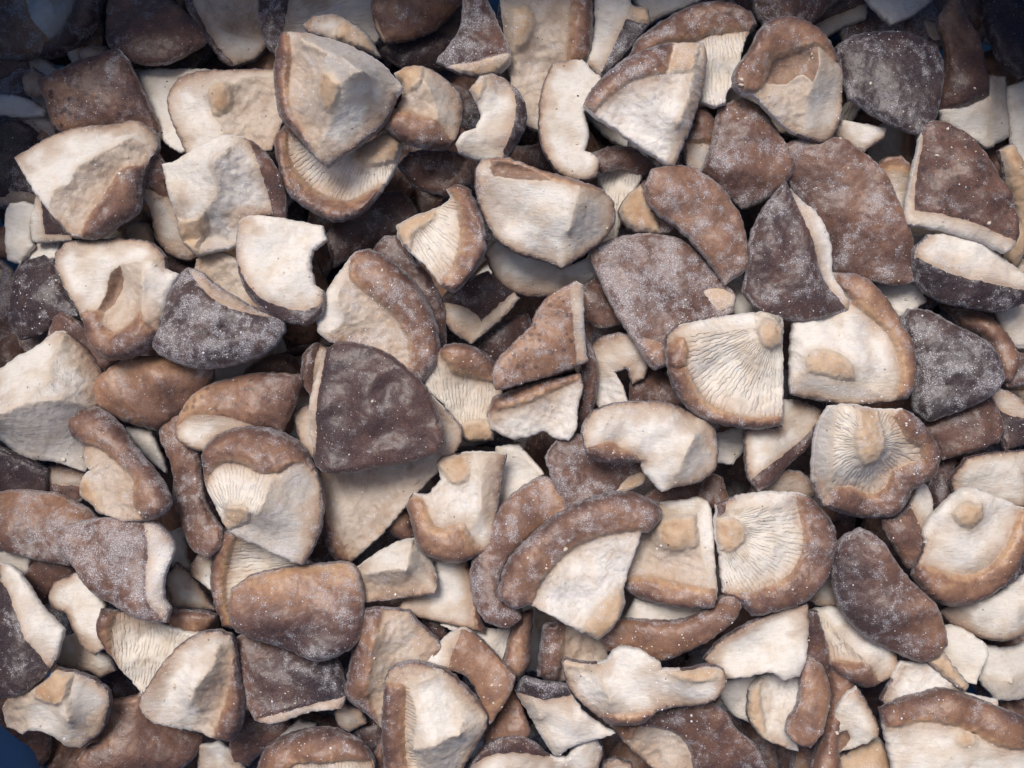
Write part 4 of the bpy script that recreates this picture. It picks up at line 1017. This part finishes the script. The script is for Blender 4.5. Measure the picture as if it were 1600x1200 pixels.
P('small dark bit between the flat cream triangle and the cream sheet', -30, '645,962 690,972 702,998 685,1008', 'S:680,985', tone=.6)
P('dark cap glimpsed above the hollow cream piece in the upper left', -70, '255,380 300,395 330,400 320,420 285,430 258,420', 'S:290,408', tone=.6)
P('dusky skin behind the frosty dark wedge at the top', -66, '590,80 620,50 680,52 715,60 700,100 640,110', 'S:655,80', tone=.75, fr=.2)
P('near-black cap filling the upper right corner beside the dim tan piece', -36, '1545,-20 1560,-30 1615,-25 1615,110 1590,122 1562,92 1542,40', 'S:1585,40', tone=.8, fr=.15)
P('faint blue-grey slab at the right border below the upper right corner', -44, '1576,135c 1615,120c 1615,300c 1595,262c 1584,215c', 'F:1600,190', fr=.15)

# ------------------------------------------------------------------ pieces deep in the pile, seen only through the gaps
def dup(root, loc, rot, label):
    r_ = root.copy()
    col.objects.link(r_)
    r_.location = loc
    r_.rotation_euler = rot
    r_['label'] = label
    r_['group'] = 'mushroom pieces deep in the gaps'
    for ch in root.children:
        c = ch.copy()
        col.objects.link(c)
        c.parent = r_
    return r_

def share_skin(p):
    a_ = sum(len(c.data.polygons) for c in p.children if c.name.startswith('cap_skin'))
    b_ = sum(len(c.data.polygons) for c in p.children if not c.name.startswith('cap_under'))
    return a_ / max(1, b_)
big = [p for p in PIECES if sum(len(c.data.polygons) for c in p.children) > 3000]
big = [p for p in big if share_skin(p) > .5] * 2 + [p for p in big if share_skin(p) <= .5][::3]
random.seed(5)
# grid places from which a line of sight through the gaps meets a buried piece
VISIBLE = set([1, 3, 7, 8, 10, 15, 20, 23, 25, 28, 31, 32, 33, 34, 35, 36, 37, 43, 45, 51, 52, 55, 56, 57, 59, 61, 62, 63, 64, 65, 69, 71, 73, 77, 78, 79, 84, 85, 87, 88, 89, 91, 98, 100, 101, 106, 107, 109, 112, 114, 116, 117, 118, 120, 123, 125, 126, 127, 128, 129, 130, 133, 138, 141, 143, 145, 146, 149, 150, 151, 153, 158, 182, 183, 224, 255, 265, 267, 279, 281, 285])
spot = k = 0
for row, (zl, sp) in enumerate(((-235, 132), (-300, 140))):
    yy = -620
    j = 0
    while yy < 660:
        xx = -860 + (j % 2) * sp * 0.5 + row * 40
        while xx < 880:
            src = big[(spot * 7 + 3) % len(big)]
            loc = ((xx + random.uniform(-22, 22)) * S, (yy + random.uniform(-22, 22)) * S, (zl + random.uniform(-9, 9) - 28) * S)
            rot = (random.uniform(-.25, .25), random.uniform(-.25, .25), random.uniform(0, 6.28))
            if spot in VISIBLE:
                dup(src, loc, rot, 'dim mushroom piece deep in a dark gap between the pieces on top')
                k += 1
            spot += 1
            xx += sp
        yy += sp * 0.85
        j += 1

# pieces at the rim of the heap, half under the ones above
ring = [(-790, y) for y in (-520, -395, -275, -150, -30, 90, 210, 330, 450, 560)] + [(800, y) for y in (-540, -420, -290, -150, -20, 110, 240, 370, 500)] + \
       [(x, 590) for x in (-800, -680, -540, -400, -260, -120, 20, 160, 300, 440, 580, 700, 800)] + [(690, 545), (765, 470)] + [(x, -600) for x in (-780, -640, -500, -350, -200, -60, 90, 240, 390, 530, 670, 790)]
for i, (x_, y_) in enumerate(ring):
    loc = ((x_ * 1.06 + random.uniform(-15, 15)) * S, (y_ * 1.05 + random.uniform(-15, 15)) * S, (-150 + random.uniform(-12, 12) - 28) * S)
    rot = (random.uniform(-.3, .3), random.uniform(-.3, .3), random.uniform(0, 6.28))
    if i not in (1, 2, 3, 16, 23, 32, 36):
        dup(big[(i * 5 + 1) % len(big)], loc, rot, 'dim mushroom piece deep in a dark gap between the pieces on top')
        k += 1

# the rest of the heap under those, seen only as a dim mass between them: one object
def heap():
    names = ('tone', 'ed', 'eo', 'eb', 'od', 'frost', 'spots', 'blend', 'gu')
    VV, TT, MI, AT, mats, off = [], [], [], {a: [] for a in names}, [], 0
    q = 0
    rr = random.Random(12)
    src = [p for p in big if share_skin(p) > .4][:24]
    yy = -680
    while yy < 700:
        xx = -900 + (q % 2) * 60
        while xx < 920:
            p = src[rr.randrange(len(src))]
            a = rr.uniform(0, 6.28)
            tx, ty = rr.uniform(-.2, .2), rr.uniform(-.2, .2)
            R = np.array([[math.cos(a), -math.sin(a), 0], [math.sin(a), math.cos(a), 0], [tx, ty, 1]])
            if abs(xx / 930) ** 3.4 + abs(yy / 720) ** 3.4 < 1:
                for ch in p.children:
                    if ch.name.startswith(('cap_under', 'cut_side')):
                        continue
                    me = ch.data
                    nv, nt_ = len(me.vertices), len(me.polygons)
                    co = np.empty(nv * 3, np.float32)
                    me.vertices.foreach_get('co', co)
                    co = co.reshape(-1, 3) @ R.T + np.array([xx, yy, -345 + rr.uniform(-8, 8)]) * S
                    t = np.empty(nt_ * 3, np.int32)
                    me.loops.foreach_get('vertex_index', t)
                    VV.append(co)
                    TT.append(t.reshape(-1, 3) + off)
                    off += nv
                    if me.materials[0] not in mats:
                        mats.append(me.materials[0])
                    MI.append(np.full(nt_, mats.index(me.materials[0]), np.int32))
                    for nm in names:
                        v = np.full(nv, 99.0 if nm in ('eb', 'eo') else 0.0, np.float32)
                        if nm in me.attributes:
                            me.attributes[nm].data.foreach_get('value', v)
                        AT[nm].append(v)
            xx += 125
        yy += 100
        q += 1
    me = make_mesh('buried_pieces', np.vstack(VV), np.vstack(TT), None, {k_: np.concatenate(v) for k_, v in AT.items()}, mats[0])
    for m_ in mats[1:]:
        me.materials.append(m_)
    me.polygons.foreach_set('material_index', np.concatenate(MI))
    o = bpy.data.objects.new('buried_pieces', me)
    col.objects.link(o)
    o['kind'] = 'stuff'
    o['label'] = 'dim mass of mushroom pieces at the bottom of the bag'
heap()

# ------------------------------------------------------------------ the blue plastic bag that holds the pile
def mat_bag():
    m, nt = new_mat('blue_bag_plastic')
    n = N(nt)
    tc = n.node('ShaderNodeTexCoord')
    nz = n.noise(tc.outputs['Object'], 9, 4, 0.55, 1.0)
    c = n.mix(nz, (0.03, 0.11, 0.30), (0.06, 0.19, 0.46))
    b = n.node('ShaderNodeBsdfPrincipled')
    n.link(c, b.inputs['Base Color'])
    b.inputs['Roughness'].default_value = 0.35
    tr = n.node('ShaderNodeBsdfTranslucent')
    tr.inputs[0].default_value = (0.08, 0.2, 0.42, 1)
    mx = n.node('ShaderNodeMixShader')
    mx.inputs[0].default_value = 0.2
    n.link(b.outputs[0], mx.inputs[1])
    n.link(tr.outputs[0], mx.inputs[2])
    bp = n.node('ShaderNodeBump')
    bp.inputs['Distance'].default_value = 0.004
    n.link(nz, bp.inputs['Height'])
    n.link(bp.outputs[0], b.inputs['Normal'])
    o = n.node('ShaderNodeOutputMaterial')
    n.link(mx.outputs[0], o.inputs[0])
    return m

def bag():
    nu, prof = 240, []
    # profile: (scale of the plan outline, height)
    prof = [(0.0, -400), (0.35, -400), (0.7, -396), (0.9, -360), (0.985, -240), (1.0, -150), (1.0, -60), (1.0, 0), (0.98, 90), (0.955, 150), (0.925, 190), (BAGTOP + .005, BAGH - 20), (BAGTOP, BAGH), (BAGTOP + .02, BAGH + 12), (BAGTOP + .05, BAGH + 4), (BAGTOP + .1, BAGH - 70)]
    V, F = [], []
    V.append((0, 0, -400 * S))
    for pi, (sc, h) in enumerate(prof[1:]):
        for i in range(nu):
            t = 2 * math.pi * i / nu
            c_, s_ = math.cos(t), math.sin(t)
            e = 2 / BAGN
            x = BAGA * math.copysign(abs(c_) ** e, c_)
            y = BAGB * math.copysign(abs(s_) ** e, s_)
            w = 1 + 0.010 * math.sin(9 * t + h / 90.0) + 0.006 * math.sin(23 * t - h / 60.0) + 0.003 * math.sin(47 * t + h / 35.0)
            if h < 120:
                dt = (t - math.radians(218) + math.pi) % (2 * math.pi) - math.pi
                w -= 0.055 * math.exp(-(dt / 0.16) ** 2)
            V.append(((x * sc * w - 12 * (h < 400)) * S, y * sc * w * S, h * S))
    for i in range(nu):
        F.append((0, 1 + i, 1 + (i + 1) % nu))
    for p in range(len(prof) - 2):
        for i in range(nu):
            a = 1 + p * nu + i
            b = 1 + p * nu + (i + 1) % nu
            F.append((a, a + nu, b + nu, b))
    me = bpy.data.meshes.new('plastic_bag')
    me.from_pydata(V, [], F)
    me.polygons.foreach_set('use_smooth', [True] * len(F))
    me.materials.append(mat_bag())
    o = bpy.data.objects.new('plastic_bag', me)
    col.objects.link(o)
    o['label'] = 'open blue plastic bag holding the whole pile of mushroom pieces'
    o['category'] = 'bag'
    return o
BAGA, BAGB, BAGN, BAGH, BAGTOP = 1000, 785, 3.4, 235, .90
bag()

# crumbs of ice and flesh lying on the pieces
bpy.context.view_layer.update()
dg = bpy.context.evaluated_depsgraph_get()
def crumbs(name, label, count, rmin, rmax, mat, seed, clusters):
    rr = random.Random(seed)
    V, F = [], []
    cl = [(rr.uniform(-800, 800), rr.uniform(-600, 600)) for _ in range(clusters)]
    for i in range(count):
        if rr.random() < .7:
            c_ = cl[rr.randrange(clusters)]
            x, y = rr.gauss(c_[0], 26), rr.gauss(c_[1], 26)
        else:
            x, y = rr.uniform(-800, 800), rr.uniform(-600, 600)
        hit, loc, nn_, ii, ob, mm = scene.ray_cast(dg, Vector((x * S, y * S, .1)), Vector((0, 0, -1)))
        if not hit or nn_.z < .45 or ob.name.startswith('plastic'):
            continue
        rad = rr.uniform(rmin, rmax) * (1.7 if rr.random() < .08 else 1) * S
        b0 = len(V)
        a0 = rr.uniform(0, 6.28)
        el = rr.uniform(.5, 1)
        for lev, (q, h) in enumerate(((.8, -.25), (1.0, .2), (.55, .75))):
            for j in range(5):
                a = a0 + j * 1.2566 + rr.uniform(-.3, .3)
                k_ = q * rr.uniform(.7, 1.2)
                dx, dy = math.cos(a) * rad * k_, math.sin(a) * rad * k_ * el
                V.append((loc.x + dx * math.cos(a0) - dy * math.sin(a0), loc.y + dx * math.sin(a0) + dy * math.cos(a0), loc.z + h * rad * rr.uniform(.8, 1.1)))
        for lev in range(2):
            for j in range(5):
                F.append((b0 + lev * 5 + j, b0 + lev * 5 + (j + 1) % 5, b0 + lev * 5 + 5 + (j + 1) % 5, b0 + lev * 5 + 5 + j))
        F.append(tuple(b0 + 10 + j for j in range(5)))
        F.append(tuple(b0 + 4 - j for j in range(5)))
    me = bpy.data.meshes.new(name)
    me.from_pydata(V, [], F)
    me.materials.append(mat)
    o = bpy.data.objects.new(name, me)
    col.objects.link(o)
    o['label'] = label
    o['category'] = 'crumbs'
    o['kind'] = 'stuff'
def plain(name, c, rough, sss):
    m, nt = new_mat(name)
    n = N(nt)
    b = n.node('ShaderNodeBsdfPrincipled')
    tc = n.node('ShaderNodeTexCoord')
    nz = n.noise(tc.outputs['Object'], 900, 2)
    n.link(n.mix(nz, tuple(x * .8 for x in c), c), b.inputs['Base Color'])
    b.inputs['Roughness'].default_value = rough
    o = n.node('ShaderNodeOutputMaterial')
    n.link(b.outputs[0], o.inputs[0])
    return m
crumbs('ice_crumbs', 'tiny white grains of loose ice scattered over the mushroom pieces', 1500, .7, 1.5, plain('loose_ice', (.82, .82, .86), .25, 0), 3, 60)
crumbs('flesh_crumbs', 'small cream crumbs of torn mushroom flesh lying on the pieces', 230, 1.3, 3.0, plain('crumb_flesh', (.62, .54, .45), .7, 0), 4, 25)
crumbs('skin_crumbs', 'small dark brown flecks of skin and dirt lying on the pieces', 110, .7, 1.6, plain('crumb_skin', (.07, .04, .03), .7, 0), 9, 30)

# the surface the bag stands on
gm, nt = new_mat('ground_concrete')
n = N(nt)
tc = n.node('ShaderNodeTexCoord')
nz = n.noise(tc.outputs['Object'], 30, 6, 0.6)
b = n.node('ShaderNodeBsdfPrincipled')
n.link(n.mix(nz, (0.16, 0.155, 0.15), (0.3, 0.29, 0.28)), b.inputs['Base Color'])
b.inputs['Roughness'].default_value = 0.85
o = n.node('ShaderNodeOutputMaterial')
n.link(b.outputs[0], o.inputs[0])
me = bpy.data.meshes.new('ground')
g_ = 6.0
me.from_pydata([(-g_, -g_, 0), (g_, -g_, 0), (g_, g_, 0), (-g_, g_, 0)], [], [(0, 1, 2, 3)])
me.materials.append(gm)
go = bpy.data.objects.new('ground', me)
go.location = (0, 0, -402 * S)
go['kind'] = 'structure'
col.objects.link(go)
print('pieces', COUNT, 'buried', k)
